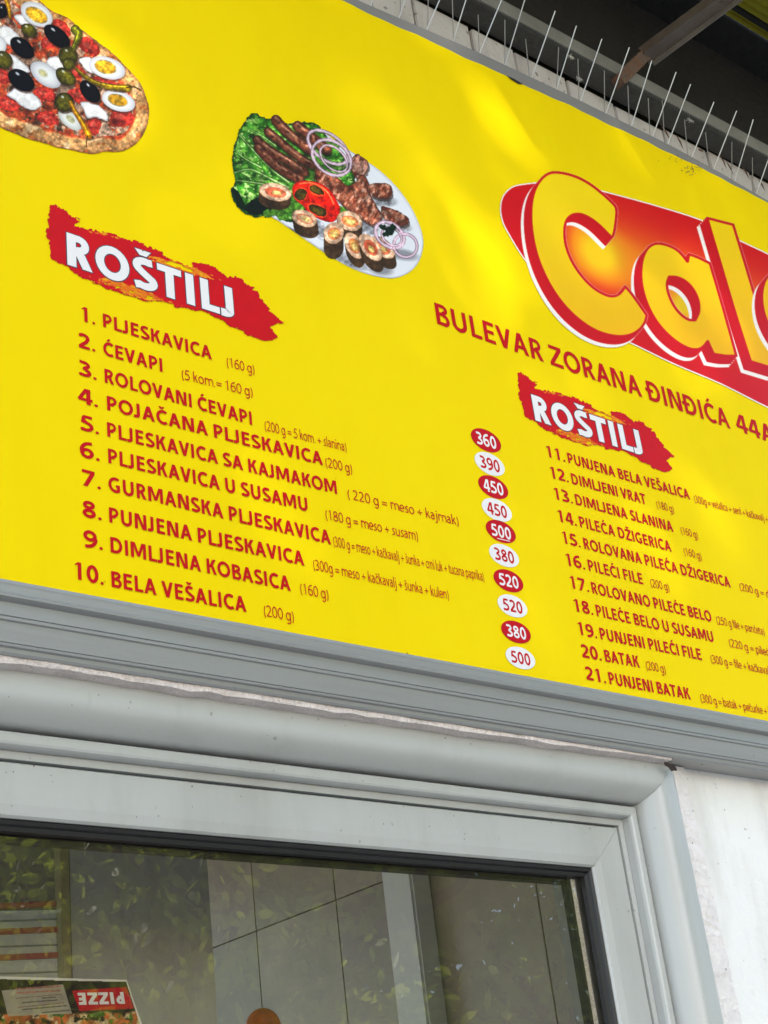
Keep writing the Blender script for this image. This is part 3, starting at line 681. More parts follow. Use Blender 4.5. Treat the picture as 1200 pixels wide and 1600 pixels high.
cv.ell(436,750,88,44,42,(238,238,236),(196,196,190)); cv.ell(440,745,34,18,42,(206,204,170))
cv.ell(-10,285,50,60,0,(236,236,236),(196,196,200)); cv.ell(-200,150,90,60,20,(240,240,240),(196,196,204)); cv.ell(-200,150,45,30,20,(233,188,58))
def olive(x, y, rx, ry, a, col=(16,12,14), hi=.9):
    cv.ell(x+5, y+12, rx, ry, a, (70,40,30), al=.6, aa=8)
    cv.ell(x, y, rx, ry, a, col, tuple(c*.45 for c in col)); ca, sa = math.cos(R(a)), math.sin(R(a))
    cv.ell(x-rx*.45*ca+ry*.3*sa, y-rx*.45*sa-ry*.35*ca, rx*.16, ry*.12, a, (220,225,232), al=hi, aa=5)
for o in [(355,228,98,52,40),(138,300,88,52,40),(132,502,92,58,35),(562,572,82,50,50),(12,72,40,50,40),(-150,-60,80,50,30)]: olive(*o)
GO = (122,116,30)
def pepper(pts, w, col, cap=None, tp=(1, .45)):
    cv.line([(x+6, y+10) for x, y in pts], w, (80,52,30), al=.5, taper=tp)
    cv.line(pts, w, col, .18, 18, edge=tuple(c*.62 for c in col), taper=tp)
    cv.line([(x-3, y-w*.18) for x, y in pts], w*.16, tuple(min(255, c*1.5+20) for c in col), al=.6, taper=tp)
for o in [(180,190,54,38,30),(20,375,62,52,40),(425,350,62,58,40),(410,480,72,46,40),(400,640,62,60,40)]: olive(*o, GO, .8)
pepper([(470,185),(490,215),(475,265),(455,310)], 60, (130,130,30)); pepper([(468,425),(520,470),(600,520),(700,545),(800,552)], 46, (150,128,24), tp=(.35, 1))
cv.line([(790,548),(840,545),(880,566)], 9, (92,66,20))
pepper([(440,640),(470,700),(515,770),(555,850)], 44, (222,150,16), tp=(.5, 1)); cv.line([(545,850),(540,885),(538,920)], 8, (96,66,30))
pepper([(20,-40),(45,20),(60,90),(62,115)], 34, (226,158,20)); olive(430,400,40,40,0,(110,106,28),.3)
gz = (.60+.80*vnoise(cv.X, cv.Y, 15, 95, 3))*(.74+.52*vnoise(cv.X, cv.Y, 75, 96, 2)); wh = np.clip((cv.c.min(-1)-150)/50, 0, 1)[..., None]
cv.c = np.clip(cv.c*(gz[..., None]*(1-wh)+wh), 0, 255); cv.c = 255*(cv.c/255)**1.28*1.03
pz = cv.build('pizza_picture', photo_map(4, 0, 0), sign, -.0003, under=(238, 207, 0)); pz['label'] = 'printed picture of a pizza with egg, olives and peppers'

# ---- platter picture (3.529 units per photo pixel)
cv = Canvas(55, 40, 1150, 985, 2.9)
cv.ell(690,560,500,345,40,(150,150,140), aa=3)
plate = [(290,620),(240,480),(230,330),(300,190),(420,110),(540,130),(640,205),(720,260),(800,310),(900,380),(1000,480),(1080,600),(1130,730),(1128,830),(1085,915),(1000,965),(900,966),(760,925),(620,850),(500,770),(400,700),(335,655)]
cv.c[:] = 0; cv.a[:] = 0
cv.poly(plate, (222,224,232), 200, .03, edge=(180,182,190), ew=14)
for (x, y, rx, ry, a) in [(420,740,75,30,35),(640,840,80,28,15),(760,890,80,26,15),(900,925,60,26,10),(910,545,70,28,5),(1000,685,60,25,10),(1020,840,80,28,10),(830,690,60,40,30),(560,700,60,30,60)]:
    cv.ell(x, y, rx, ry, a, (128,130,138), al=.75, aa=18, out=False)
# lettuce
let_ = [(75,330),(110,180),(150,100),(205,60),(240,75),(300,90),(420,120),(520,110),(580,160),(700,300),(760,440),(700,470),(560,420),(460,640),(380,660),(300,600),(240,635),(160,615),(95,560),(70,490),(100,420)]
cv.poly(let_, (66,126,42), 30, .75, rough=14, rsc=34, edge=(26,62,20), ew=30)
cv.put(np.clip((vnoise(cv.X*.7+cv.Y*.5, cv.Y-cv.X*.6, 26, 71)-.53)*9, 0, .85)*(polysdf(cv.X, cv.Y, let_) < -8), cv.tex((134,188,84), 20, .3, 72))
cv.put(np.clip((vnoise(cv.X*.7+cv.Y*.5, cv.Y-cv.X*.6, 18, 73)-.62)*12, 0, .8)*(polysdf(cv.X, cv.Y, let_) < -8), (196,218,150))
for p, w in [([(120,180),(210,280),(300,370),(390,440)], 34), ([(90,390),(180,370),(290,420),(390,470)], 30), ([(180,150),(250,190),(320,240)], 22), ([(90,260),(150,310),(240,360)], 20), ([(100,430),(180,440),(250,450)], 24)]:
    cv.line(p, w, (118,170,72), .3, 12, edge=(60,112,40), taper=(.4, 1)); cv.line(p, w*.18, (206,224,170), taper=(.3, 1))
cv.poly([(160,560),(240,520),(330,560),(300,590),(240,620),(170,612)], (14,26,12), 20, .4, rough=6)
cv.poly([(75,480),(110,490),(150,560),(160,600),(110,570)], (18,34,12), rough=5)
for (x, y) in [(280,610),(330,600),(390,590),(420,570),(360,630),(560,330),(640,350),(600,240),(660,230),(690,590),(510,400)]:
    cv.poly([(x+rr.uniform(26, 44)*math.cos(t), y+rr.uniform(18, 30)*math.sin(t)) for t in np.linspace(0, 6.28, 10)[:-1]], (92,140,50), 12, .45, rough=7, rsc=12, edge=(46,86,28))
# sausages
def sausage(p, w):
    cv.line([(x+6, y+14) for x, y in p], w, (30,26,16), al=.6)
    cv.line(p, w, (132,82,60), .38, 26, edge=(74,38,28)); cv.line([(x-2, y-w*.2) for x, y in p], w*.2, (196,150,126), .3, 14, al=.7)
    P = smoothpoly(p, 5, False)
    for k in range(2, len(P)-1, 2):
        a = rr.uniform(-.5, .5); g = rr.uniform(.2, .45)
        cv.ell(P[k][0]+rr.uniform(-.2, .2)*w, P[k][1]+rr.uniform(-.25, .25)*w, w*g, w*g*.45, rr.uniform(20, 80), rr.choice([(70,34,24), (96,48,34), (186,132,104), (60,30,22)]), al=rr.uniform(.45, .85), aa=5)
sausage([(440,130),(490,170),(540,210),(600,260)], 58); sausage([(320,95),(390,170),(450,215),(510,265)], 56); sausage([(275,160),(350,220),(430,290),(520,345)], 46)
sausage([(215,205),(290,265),(380,320),(480,385)], 48); sausage([(225,250),(290,320),(370,380),(455,425)], 52)
# grilled meat skewer
def meat(pts, col=(150,92,70)):
    cv.poly([(x+6, y+14) for x, y in pts], (60,48,44), al=.6, rough=5)
    cv.poly(pts, col, 22, .5, rough=6, rsc=22, edge=(88,44,30), ew=16)
    d = polysdf(cv.X, cv.Y, smoothpoly(pts, 4)); v = vnoise(cv.X+cv.Y*.6, cv.Y*.5-cv.X*.4, 16, int(pts[0][0]))
    cv.put(np.clip((v-.58)*9, 0, .75)*(d < -3), (216,178,160)); cv.put(np.clip((.40-v)*9, 0, .8)*(d < -3), (92,40,24))
meat([(770,285),(830,330),(815,400),(770,420),(735,370),(735,320)], (176,132,118))
meat([(540,360),(600,380),(660,410),(715,460),(760,440),(790,400),(830,430),(840,510),(870,560),(905,620),(900,660),(850,680),(790,640),(720,595),(660,540),(600,490),(545,440)])
meat([(825,460),(880,445),(950,455),(962,505),(935,535),(870,525),(830,500)]); meat([(905,575),(970,590),(1040,625),(1055,665),(1020,682),(950,665),(905,625)])
# onion rings
def ring(x, y, rx, ry, a, w=15):
    for dw, c, al in ((w+6, (128,96,112), .8), (w, (196,172,190), 1), (w*.35, (228,214,224), .8)):
        P = [(x+rx*math.cos(t)*math.cos(R(a))-ry*math.sin(t)*math.sin(R(a)), y+rx*math.cos(t)*math.sin(R(a))+ry*math.sin(t)*math.cos(R(a))) for t in np.linspace(0, 2*math.pi, 26)]
        cv.line(P, dw, c, sm=False, al=al)
ring(608,248,128,70,36); ring(628,305,118,86,38); ring(640,310,90,54,44, 9)
# red pepper slice
cv.poly([(412,470),(440,440),(500,432),(570,450),(625,490),(655,540),(676,590),(660,640),(625,662),(560,645),(500,610),(470,570),(420,530)], (212,36,14), 40, .18, edge=(168,14,6), ew=16)
cv.line([(450,450),(520,445),(600,490),(640,560)], 8, (244,140,96), al=.8)
for (x, y, rx, ry, a) in [(456,508,30,36,60),(545,486,46,22,28),(552,597,54,28,28)]:
    cv.poly([(x+(rx+6)*math.cos(t)*math.cos(R(a))-(ry+6)*math.sin(t)*math.sin(R(a))+rr.uniform(-4, 4), y+(rx+6)*math.cos(t)*math.sin(R(a))+(ry+6)*math.sin(t)*math.cos(R(a))+rr.uniform(-4, 4)) for t in np.linspace(0, 6.28, 9)[:-1]], (232,84,36), rough=3, aa=5); cv.poly([(x+rx*math.cos(t)*math.cos(R(a))-ry*math.sin(t)*math.sin(R(a))+rr.uniform(-7, 7), y+rx*math.cos(t)*math.sin(R(a))+ry*math.sin(t)*math.cos(R(a))+rr.uniform(-6, 6)) for t in np.linspace(0, 6.28, 9)[:-1]], (84,72,18), 14, .5, rough=5, edge=(44,22,8), ew=10)
# stuffed rolls: pale face with filling, brown side below
def roll(x, y, rx, ry, a, dx, dy, fill=(206,166,92)):
    for k in range(8, -1, -1):
        cv.ell(x+dx*k/8, y+dy*k/8, rx, ry, a, (128,98,66) if k % 3 else (104,76,50), (74,54,34))
    cv.ell(x, y, rx, ry, a, (232,206,182), (206,166,138), sc=16, amt=.08); cv.ell(x+2, y+2, rx*.68, ry*.58, a, fill, (214,120,84), sc=12, amt=.3)
    cv.ell(x+rx*.1, y+ry*.1, rx*.3, ry*.25, a, (226,196,130), sc=9, amt=.25)
roll(317,495,90,48,12,-4,48,(226,120,90)); roll(478,640,72,44,20,10,62,(216,196,160)); roll(727,655,72,52,20,0,48,(222,168,100)); roll(640,722,54,60,20,0,84); roll(752,790,44,78,-28,6,50); roll(910,800,44,80,-48,10,58,(226,140,96)); roll(842,800,46,88,-38,8,62,(200,100,66))
ring(948,732,88,62,38); ring(1035,790,66,62,40, 12); ring(960,740,60,44,38, 9)
for (x, y) in [(915,690),(940,705),(965,690),(930,725),(955,715)]:
    cv.poly([(x+rr.uniform(12, 26)*math.cos(t), y+rr.uniform(12, 24)*math.sin(t)) for t in np.linspace(0, 6.28, 9)[:-1]], (22,48,26), 8, .5, rough=6, rsc=9)
gk = (polysdf(cv.X, cv.Y, [(300,60),(560,90),(1040,620),(1060,760),(900,930),(560,880),(400,760),(280,620),(60,560),(60,300)]) < 0)*(cv.c.min(-1) < 190)
fac_ = np.where(gk, (.60+.80*vnoise(cv.X, cv.Y, 16, 97, 3))*(.74+.52*vnoise(cv.X, cv.Y, 60, 98, 2)), 1.)
cv.c = np.clip(cv.c*fac_[..., None], 0, 255); cv.c = 255*(cv.c/255)**1.25*1.05
pl = cv.build('platter_picture', photo_map(1200/340, 340, 160), sign, -.0003, under=(238, 207, 0)); pl['label'] = 'printed picture of a white platter of grilled meat and salad'

# torn and dirty spots at the vinyl edges
def flecks(name, cx, cy, spread, n, mt, seed, y=-.0006, size=2.4):
    q = random.Random(seed); vs, fs = [], []
    for i in range(n):
        px, py = cx+q.gauss(0, spread[0]), cy+q.gauss(0, spread[1])+.5*q.gauss(0, spread[0])*.5
        c = at(px, py); k = q.randint(4, 6); r = q.uniform(.3, 1)*size*.0008; n0 = len(vs)
        for j in range(k): a = 2*math.pi*j/k; rr_ = r*q.uniform(.5, 1.3); vs.append((c[0]+rr_*1.4*math.cos(a), y-i*2e-6, c[2]+rr_*math.sin(a)))
        fs.append(tuple(range(n0, n0+k)))
    return tag(mesh(name, vs, fs, mt, sign), kind='stuff')
M['grime'] = mat('brown_grime', (.16, .10, .02), .8)
flecks('grime_flecks', 1082, 264, (9, 5), 42, M['grime'], 3)
flecks('grime_flecks', 1065, 249, (16, 2.5), 22, M['grime'], 5)
flecks('grime_flecks', 634, 1026, (4, 3), 16, M['hole'], 6, size=1.6)
tp = at(790, 117); tear = [(0, 0), (.012, -.004), (.028, -.006), (.040, -.001), (.020, .001)]
mesh('torn_edge', [(tp[0]+a, -.0008, tp[2]+b-.001) for a, b in tear], [(0, 1, 2, 3, 4)], M['hole'], sign)
# ================================================================ BIRD SPIKES on the top rail
spk = empty('bird_spikes', (1.7, .02, 3.43), 'long strip of thin steel bird spikes standing on top of the yellow sign', 'bird spikes')
def pin(x, y, z, dx, dy, dz, r, mt, nm='spike'):
    vs, fs = [], []; tube(vs, fs, (x, y, z), (x+dx, y+dy, z+dz), r, 6); mesh(nm, vs, fs, mt, spk)
for k in range(9):
    x0 = .30+k*.335
    zt = interp(rail, x0+.16)
    box('spike_base_strip', x0+.004, x0+.331, .022, .046, zt+.001, zt+.010, M['spike_base'], spk, .002)
sx = [1.417-.0585*k for k in range(19, 0, -1)]+[1.417, 1.475, 1.534, 1.593, 1.656, 1.717, 1.777, 1.842, 1.910, 1.967, 2.009, 2.076, 2.139, 2.201]+[2.201+.064*k for k in range(1, 14)]
for x in sx:
    if x < .35: continue
    z = interp(rail, x)
    w = .34*(z+.0)  # noqa
    pin(x, .010, z+.001, rnd.gauss(0, .0035), -.079+rnd.gauss(0, .004), .092+rnd.gauss(0, .005), .0011, M['steel'])
    pin(x+.028, .036, z+.006, rnd.gauss(0, .004), -.022+rnd.gauss(0, .004), .112+rnd.gauss(0, .005), .0009, M['steel_dull'])
    pin(x-.006, .030, z+.004, rnd.gauss(-.012, .002), .050, .040, .0009, M['hole'])
# cobweb fluff and droppings
# ================================================================ CANOPY above the sign
can = empty('canopy', (1.8, .1, 3.62), 'dark canopy with grey beam, rusty bracket bar and yellow ribbed sheet', 'canopy')
vs, fs = [], []; 
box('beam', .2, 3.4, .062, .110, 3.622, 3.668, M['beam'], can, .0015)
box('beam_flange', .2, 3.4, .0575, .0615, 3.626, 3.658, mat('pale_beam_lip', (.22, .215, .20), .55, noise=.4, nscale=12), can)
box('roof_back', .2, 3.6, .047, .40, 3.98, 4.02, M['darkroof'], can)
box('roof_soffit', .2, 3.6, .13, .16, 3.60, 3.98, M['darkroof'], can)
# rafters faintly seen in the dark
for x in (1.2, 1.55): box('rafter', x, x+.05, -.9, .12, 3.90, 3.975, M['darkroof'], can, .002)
# dark boards then the yellow ribbed sheet further out
M['ribs'] = mat('olive_yellow_ribbed_sheet', (.22, .175, .01), .5, noise=.5, nscale=5)
t = M['ribs'].node_tree; tr = t.nodes.new('ShaderNodeBsdfTranslucent'); tr.inputs[0].default_value = (.34, .27, .01, 1); ms = t.nodes.new('ShaderNodeMixShader'); ms.inputs[0].default_value = .2
bs = t.nodes['Principled BSDF']; on = [n for n in t.nodes if n.type == 'OUTPUT_MATERIAL'][0]
t.links.new(bs.outputs[0], ms.inputs[1]); t.links.new(tr.outputs[0], ms.inputs[2]); t.links.new(ms.outputs[0], on.inputs[0])
y = .045
k = 0
while y > -.75:
    w = .020; 
    P = [(y, 3.990), (y-.003, 3.982), (y-.010, 3.982), (y-.013, 3.990), (y-.0165, 3.990)]
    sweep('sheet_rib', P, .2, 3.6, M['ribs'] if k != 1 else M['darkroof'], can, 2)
    y -= .0165; k += 1
# bracket bar
pa = np.array(at(1005, 88, .058)); pa[2] = at(1005, 88, .058)[2]
pb = atz(1170, -34, 3.83)
def barbox(name, a, b, w, h, mt, parent):
    a = Vector(a); b = Vector(b); d = (b-a).normalized(); s = Vector((1, 0, 0)); s = (s-d*s.dot(d)).normalized(); u = s.cross(d).normalized()
    if u.z < 0: u = -u
    vs = []
    for c in (a, b):
        for i, j in ((-1, -1), (1, -1), (1, 1), (-1, 1)): vs.append(tuple(c+s*w/2*i+u*h/2*j))
    return mesh(name, vs, [(0, 1, 2, 3), (7, 6, 5, 4), (0, 4, 5, 1), (1, 5, 6, 2), (2, 6, 7, 3), (3, 7, 4, 0)], mt, parent)
barbox('bracket_bar', pa, pa+(pb-pa)*1.5, .030, .024, M['bar'], can)
barbox('bar_flange', pa+np.array([.0165, 0, -.006]), pa+(pb-pa)*1.5+np.array([.0165, 0, -.006]), .003, .036, mat('greyish_bar_flange', (.13, .115, .10), .5, noise=.4, nscale=10), can)
qa = at(965, 128, .062)
barbox('rusty_bracket', qa, pa+(pa-qa)*.08, .024, .020, M['rust'], can)
# bits of fluff stuck to the beam
q = random.Random(2)
M['fluff'] = mat('pale_feather_fluff', (.50, .50, .47), .9)
for px, py in ((892, 90), (1078, 188), (905, 124)):
    c = at(px, py, .054); vs, fs = [], []
    for i in range(26):
        a = q.uniform(0, 6.28); l = q.uniform(.002, .008); p = Vector((c[0]+q.gauss(0, .003), .054+q.gauss(0, .0015), c[2]+q.gauss(0, .002)))
        tube(vs, fs, p, p+Vector((math.cos(a)*l, q.gauss(0, .001), math.sin(a)*l)), .0007, 3, .0002)
    tag(mesh('fluff', vs, fs, M['fluff'], can), kind='stuff')
# dead leaves caught behind the rail at the right
M['deadleaf'] = mat('dry_brown_leaf', (.14, .075, .045), .8, noise=.5, nscale=40)
for i, (px, py) in enumerate([(1040, 207), (1062, 222), (1095, 235), (1130, 253), (1140, 262), (1165, 270), (1190, 289)]):
    c = at(px, py, .06); a = q.uniform(-1, .6); l = q.uniform(.014, .026); w = l*.28
    u = Vector((math.cos(a), .2, math.sin(a))); n_ = Vector((-math.sin(a), .3, math.cos(a))); C0 = Vector(c)
    vs = [C0-u*l, C0-u*l*.3+n_*w, C0+u*l*.5+n_*w*.8, C0+u*l, C0+u*l*.4-n_*w, C0-u*l*.4-n_*w*.9, C0+Vector((0, -.003, 0))]
    o = mesh('dry_leaf', vs, [(0, 1, 6), (1, 2, 6), (2, 3, 6), (3, 4, 6), (4, 5, 6), (5, 0, 6)], M['deadleaf'])
    tag(o, 'curled dry brown leaf lying behind the top edge of the yellow sign at right', 'leaf', 'dry leaves behind the sign')

# ================================================================ THE WINDOW
win = empty('shop_window', (1.0, .06, .9), 'grey framed shop window with a large glass pane below the yellow sign', 'window')
ZO, XO = 2.2325, 1.6925               # outer top / outer right of the casing
ZB = .9                               # sill level
XLW = -2.0
def corner(name_t, name_r, P, mt, parent, smooth=False, z_end=ZB, x_start=XLW):
    """profile P = [(inset, y)] run along the head and down the right jamb, mitred at the corner"""
    m = len(P)
    n = 24
    vs = [(x_start+(XO-w-x_start)*i/n, y, ZO-w) for i in range(n+1) for w, y in P]
    fs = [(i*m+k, i*m+k+1, (i+1)*m+k+1, (i+1)*m+k) for i in range(n) for k in range(m-1)]
    a = mesh(name_t, vs, fs, mt, parent, smooth)
    g = .0004
    vs = [(XO-w, y, (ZO-w-g)+(z_end-ZO+w)*i/n) for i in range(n+1) for w, y in P]
    fs = [(i*m+k, i*m+k+1, (i+1)*m+k+1, (i+1)*m+k) for i in range(n) for k in range(m-1)]
    b = mesh(name_r, vs, fs, mt, parent, smooth)
    for o in (a, b):
        bm = bmesh.new(); bm.from_mesh(o.data); bmesh.ops.recalc_face_normals(bm, faces=bm.faces[:]); bm.to_mesh(o.data); bm.free()
    return a, b
# casing: soft convex moulding that turns back into the groove
P = [(0, .075), (0, .0320), (.0012, .0302)]
for i in range(1, 25):
    t_ = i/24; w = .0012+.0545*t_
    y = .0302-.0030*math.sin(min(1, t_*1.6)*math.pi/2)+.026*max(0, (t_-.52)/.48)**2.1
    P.append((w, y))
P += [(.0560, .075)]
corner('casing_head', 'casing_jamb', P, M['pvc'], win, True)
# frame bead: small rounded strip standing in front of the sash
P = [(.0606, .085), (.0606, .0600), (.0616, .0584), (.0650, .0574), (.0710, .0578), (.0735, .0592), (.0748, .0625), (.0752, .085)]
corner('bead_head', 'bead_jamb', P, M['pvc'], win)
P = [(.0562, .0800), (.0604, .0800)]; corner('groove_head', 'groove_jamb', P, M['rubber_and_shade'], win)  # black strip paints in the shade at the groove floor
P = [(.0753, .086), (.0753, .0740), (.0765, .0735), (.0838, .0745), (.0842, .089)]
corner('stop_head', 'stop_jamb', P, M['pvc'], win)
# sash: broad flat member with a sloped glazing edge
P = [(.0843, .0905), (.0866, .0905)]; corner('gap_head', 'gap_jamb', P, M['rubber_and_shade'], win)  # black strip stands for the shade between stop and sash
P = [(.0868, .095), (.0868, .0765), (.0880, .0752), (.1180, .0760), (.1290, .0768), (.1395, .0795), (.1420, .0830), (.1425, .1000)]
corner('sash_head', 'sash_jamb', P, M['pvc'], win)
P = [(.1427, .100), (.1427, .0840), (.1440, .0826), (.1475, .0840), (.1490, .0872), (.1535, .0885), (.1545, .0950)]
corner('gasket_head', 'gasket_jamb', P, M['rubber_and_shade'], win)
# spacer bar between the two panes, right side and head
box('spacer_bar', XO-.1680, XO-.1600, .1005, .1125, ZB, ZO-.1545, M['spacer'], win)
box('inner_gasket', XO-.1735, XO-.1685, .1000, .1130, ZB, ZO-.1545, M['rubber_and_shade'], win)
box('spacer_head', XLW, XO-.1740, .1005, .1125, ZO-.1600, ZO-.1450, M['rubber_and_shade'], win)
# inner side of the frame, seen through the glass
box('inner_frame_jamb', XO-.150, XO-.09, .1195, .150, ZB, ZO-.09, M['pvc'], win)
box('inner_frame_head', XLW, XO-.1505, .1195, .150, ZO-.130, ZO-.09, M['pvc'], win)
# glass: clear with true reflection
gm = bpy.data.materials.new('window_glass'); gm.use_nodes = True; t = gm.node_tree; t.nodes.clear()
fr = t.nodes.new('ShaderNodeFresnel'); fr.inputs[0].default_value = 1.52
gl = t.nodes.new('ShaderNodeBsdfGlossy'); gl.inputs['Roughness'].default_value = .003; gl.inputs[0].default_value = (1, 1, 1, 1)
tp_ = t.nodes.new('ShaderNodeBsdfTransparent'); tp_.inputs[0].default_value = (.96, .90, .81, 1)
mm = t.nodes.new('ShaderNodeMixShader'); oo = t.nodes.new('ShaderNodeOutputMaterial')
sc_ = t.nodes.new('ShaderNodeMath'); sc_.operation = 'MULTIPLY'; sc_.inputs[1].default_value = 1.7; sc_.use_clamp = True
t.links.new(fr.outputs[0], sc_.inputs[0]); t.links.new(sc_.outputs[0], mm.inputs[0]); t.links.new(tp_.outputs[0], mm.inputs[1]); t.links.new(gl.outputs[0], mm.inputs[2]); 
dz = t.nodes.new('ShaderNodeBsdfDiffuse'); dz.inputs[0].default_value = (.75, .68, .55, 1)
dn = t.nodes.new('ShaderNodeTexNoise'); dn.inputs['Scale'].default_value = 2.2; dn.inputs['Detail'].default_value = 8; dm = t.nodes.new('ShaderNodeMapRange'); dm.inputs[3].default_value = .0; dm.inputs[4].default_value = .03
dc = t.nodes.new('ShaderNodeTexCoord'); dp_ = t.nodes.new('ShaderNodeMapping'); dp_.inputs['Scale'].default_value = (3, 1, 1)
t.links.new(dc.outputs['Object'], dp_.inputs[0]); t.links.new(dp_.outputs[0], dn.inputs['Vector']); t.links.new(dn.outputs[0], dm.inputs[0])
m3 = t.nodes.new('ShaderNodeMixShader'); t.links.new(dm.outputs[0], m3.inputs[0]); t.links.new(mm.outputs[0], m3.inputs[1]); t.links.new(dz.outputs[0], m3.inputs[2]); t.links.new(m3.outputs[0], oo.inputs[0])
nzt = t.nodes.new('ShaderNodeTexNoise'); nzt.inputs['Scale'].default_value = 3.2; bpn_ = t.nodes.new('ShaderNodeBump'); bpn_.inputs['Strength'].default_value = .035; bpn_.inputs['Distance'].default_value = .01
tcg = t.nodes.new('ShaderNodeTexCoord'); t.links.new(tcg.outputs['Object'], nzt.inputs['Vector']); t.links.new(nzt.outputs[0], bpn_.inputs['Height']); t.links.new(bpn_.outputs[0], gl.inputs['Normal'])
mesh('glass_pane', [(XLW, YG, ZB), (XO-.145, YG, ZB), (XO-.145, YG, ZO-.145), (XLW, YG, ZO-.145)], [(0, 1, 2, 3)], gm, win)

# filler foam between casing and rail, and down the right side
def foam(name, pts, w, y0, y1, horiz, seed, lab):
    q = random.Random(seed); n = 150; vs, fs = [], []
    for i in range(n+1):
        t_ = i/n; s1 = pts[0]+(pts[1]-pts[0])*t_
        a = np.interp(t_, [p[0] for p in w], [p[1] for p in w]); b = np.interp(t_, [p[0] for p in w], [p[2] for p in w])
        j1, j2, j3 = q.gauss(0, .0003), q.gauss(0, .0008), q.gauss(0, .0008)
        for k, f_ in enumerate((0, .05, .3, .65, .95, 1)):
            c = a+(b-a)*f_+(j2 if k >= 4 else j1); d = (y1 if k in (0, 5) else y0+q.gauss(0, .0007))
            vs.append((s1, d, c) if horiz else (c, d, s1))
    for i in range(n):
        for k in range(5): a = i*6+k; fs.append((a, a+6, a+7, a+1))
    o = mesh(name, vs, fs, M['foam' if horiz else 'foam2'], None, False)
    bm = bmesh.new(); bm.from_mesh(o.data); bmesh.ops.recalc_face_normals(bm, faces=bm.faces[:]); bm.to_mesh(o.data); bm.free()
    return tag(o, lab, 'filler')
foam('filler_strip', (XLW, 1.672), [(0, 2.2455, 2.2238), (.85, 2.2455, 2.2238), (.94, 2.2455, 2.2250), (1, 2.245, 2.2275)], .0125, .032, True, 4, 'pinkish filler strip running along the top of the window casing')
foam('filler_edge', (2.232, 1.2), [(0, 1.688, 1.731), (.1, 1.690, 1.736), (.25, 1.6925, 1.742), (1, 1.690, 1.762)], .0400, .052, False, 8, 'rough pinkish white filler edge beside the right jamb of the window')
# broken corner
c = at(1047, 1197, .0112)
vs = []; q = random.Random(5)
for k in range(12):
    a = 2*math.pi*k/12; vs.append((c[0]+.014*math.cos(a)*q.uniform(.6, 1.15), .0112, c[2]-.001+.0055*math.sin(a)*q.uniform(.5, 1.2)-.25*.014*math.cos(a)))
o = mesh('broken_corner', vs, [tuple(range(12))], M['hole'], win)

# cracks where the filler has come away from the jamb
q = random.Random(12); vs, fs = [], []; z = 2.215
while z > 1.86:
    L = q.uniform(.004, .03)
    if q.random() < .62:
        n_ = 5; x = 1.6925+q.uniform(-.0005, .0012); k0 = len(vs)
        for i in range(n_+1):
            t_ = i/n_; w = .0011*math.sin(math.pi*t_)*q.uniform(.5, 1.6)+.0001; xx = x+q.gauss(0, .0005)+.0008*t_
            vs += [(xx-w, .0388, z-L*t_), (xx+w, .0388, z-L*t_)]
        for i in range(n_): a = k0+2*i; fs.append((a, a+2, a+3, a+1))
    z -= L+q.uniform(0, .006)
jc = [o for o in bpy.data.objects if o.name.startswith('filler_edge')][0]
tag(mesh('crack', vs, fs, M['hole'], jc), kind='stuff')
# pits and insect specks on wall and filler
def specks(name, n, x0, x1, z0, z1, y, seed, par, mt, sz=.0011):
    q = random.Random(seed); vs, fs = [], []
    for i in range(n):
        cx_, cz_ = q.uniform(x0, x1), q.uniform(z0, z1); r = sz*q.uniform(.35, 1.2); k = q.randint(5, 7); k0 = len(vs)
        for j in range(k): a = 2*math.pi*j/k; rr_ = r*q.uniform(.6, 1.3); vs.append((cx_+rr_*math.cos(a), y-i*1e-6, cz_+1.3*rr_*math.sin(a)))
        fs.append(tuple(range(k0, k0+k)))
    tag(mesh(name, vs, fs, mt, par), kind='stuff')
spm = mat('rust_brown_speck', (.12, .07, .05), .8)
specks('speck', 7, 1.708, 1.735, 1.95, 2.2, .0384, 21, jc, spm, .0011)
specks('speck', 20, 1.75, 2.3, 1.7, 2.22, .0475, 22, wall, spm, .0009)
specks('speck', 30, .6, 1.55, 2.10, 2.145, .0749, 23, win, spm, .0008)
specks('speck', 12, .6, 1.6, 2.19, 2.225, .0268, 24, win, spm, .0009)
sc1 = at(1078, 1193, .04); nail = []; nf = []; tube(nail, nf, (sc1[0], .02, sc1[2]+.002), (sc1[0]+.0005, .02, sc1[2]-.008), .0016, 6, .0006)
mesh('nail', nail, nf, M['hole'], wall)

# ================================================================ INSIDE THE SHOP
XI = 2.4
ins = empty('interior_wall', (XI, 1.5, 0), '', None); 
for k_ in ('label', 'category'):
    if k_ in ins: del ins[k_]
ins['kind'] = 'structure'
M['grout'] = mat('brown_grout', (.17, .125, .095), .9)
M['tile'] = mat('beige_marbled_tile', (.38, .305, .225), .32, noise=.42, nscale=5, bump=.02)
M['tile2'] = mat('beige_marbled_tile_dark', (.33, .265, .195), .32, noise=.42, nscale=4, bump=.02)
box('grout_bed', XI+.004, XI+.15, .25, 4.2, 0, 3.3, M['grout'], ins)
for a in range(-4, 9):
    for b in range(0, 6):
        y0 = 1.000+a*.336; z0 = 2.462-1.848+b*.616-.616
        if y0 < .2 or z0 > 2.9: continue
        box('wall_tile', XI-.004, XI+.006, y0+.0013, y0+.3347, z0+.0014, z0+.6146, M['tile' if (a+b) % 2 else 'tile2'], ins, .001)
room = mat('painted_room_wall', (.52, .50, .46), .8, noise=.1)
box('back_wall', -3.2, XI+.15, 4.2, 4.3, 0, 1.5, room, ins)  # stops low: invented opening above lets skylight into the room
box('ceiling_slab', -3.2, XI+.15, .30, 4.3, 3.1, 3.2, room, ins)
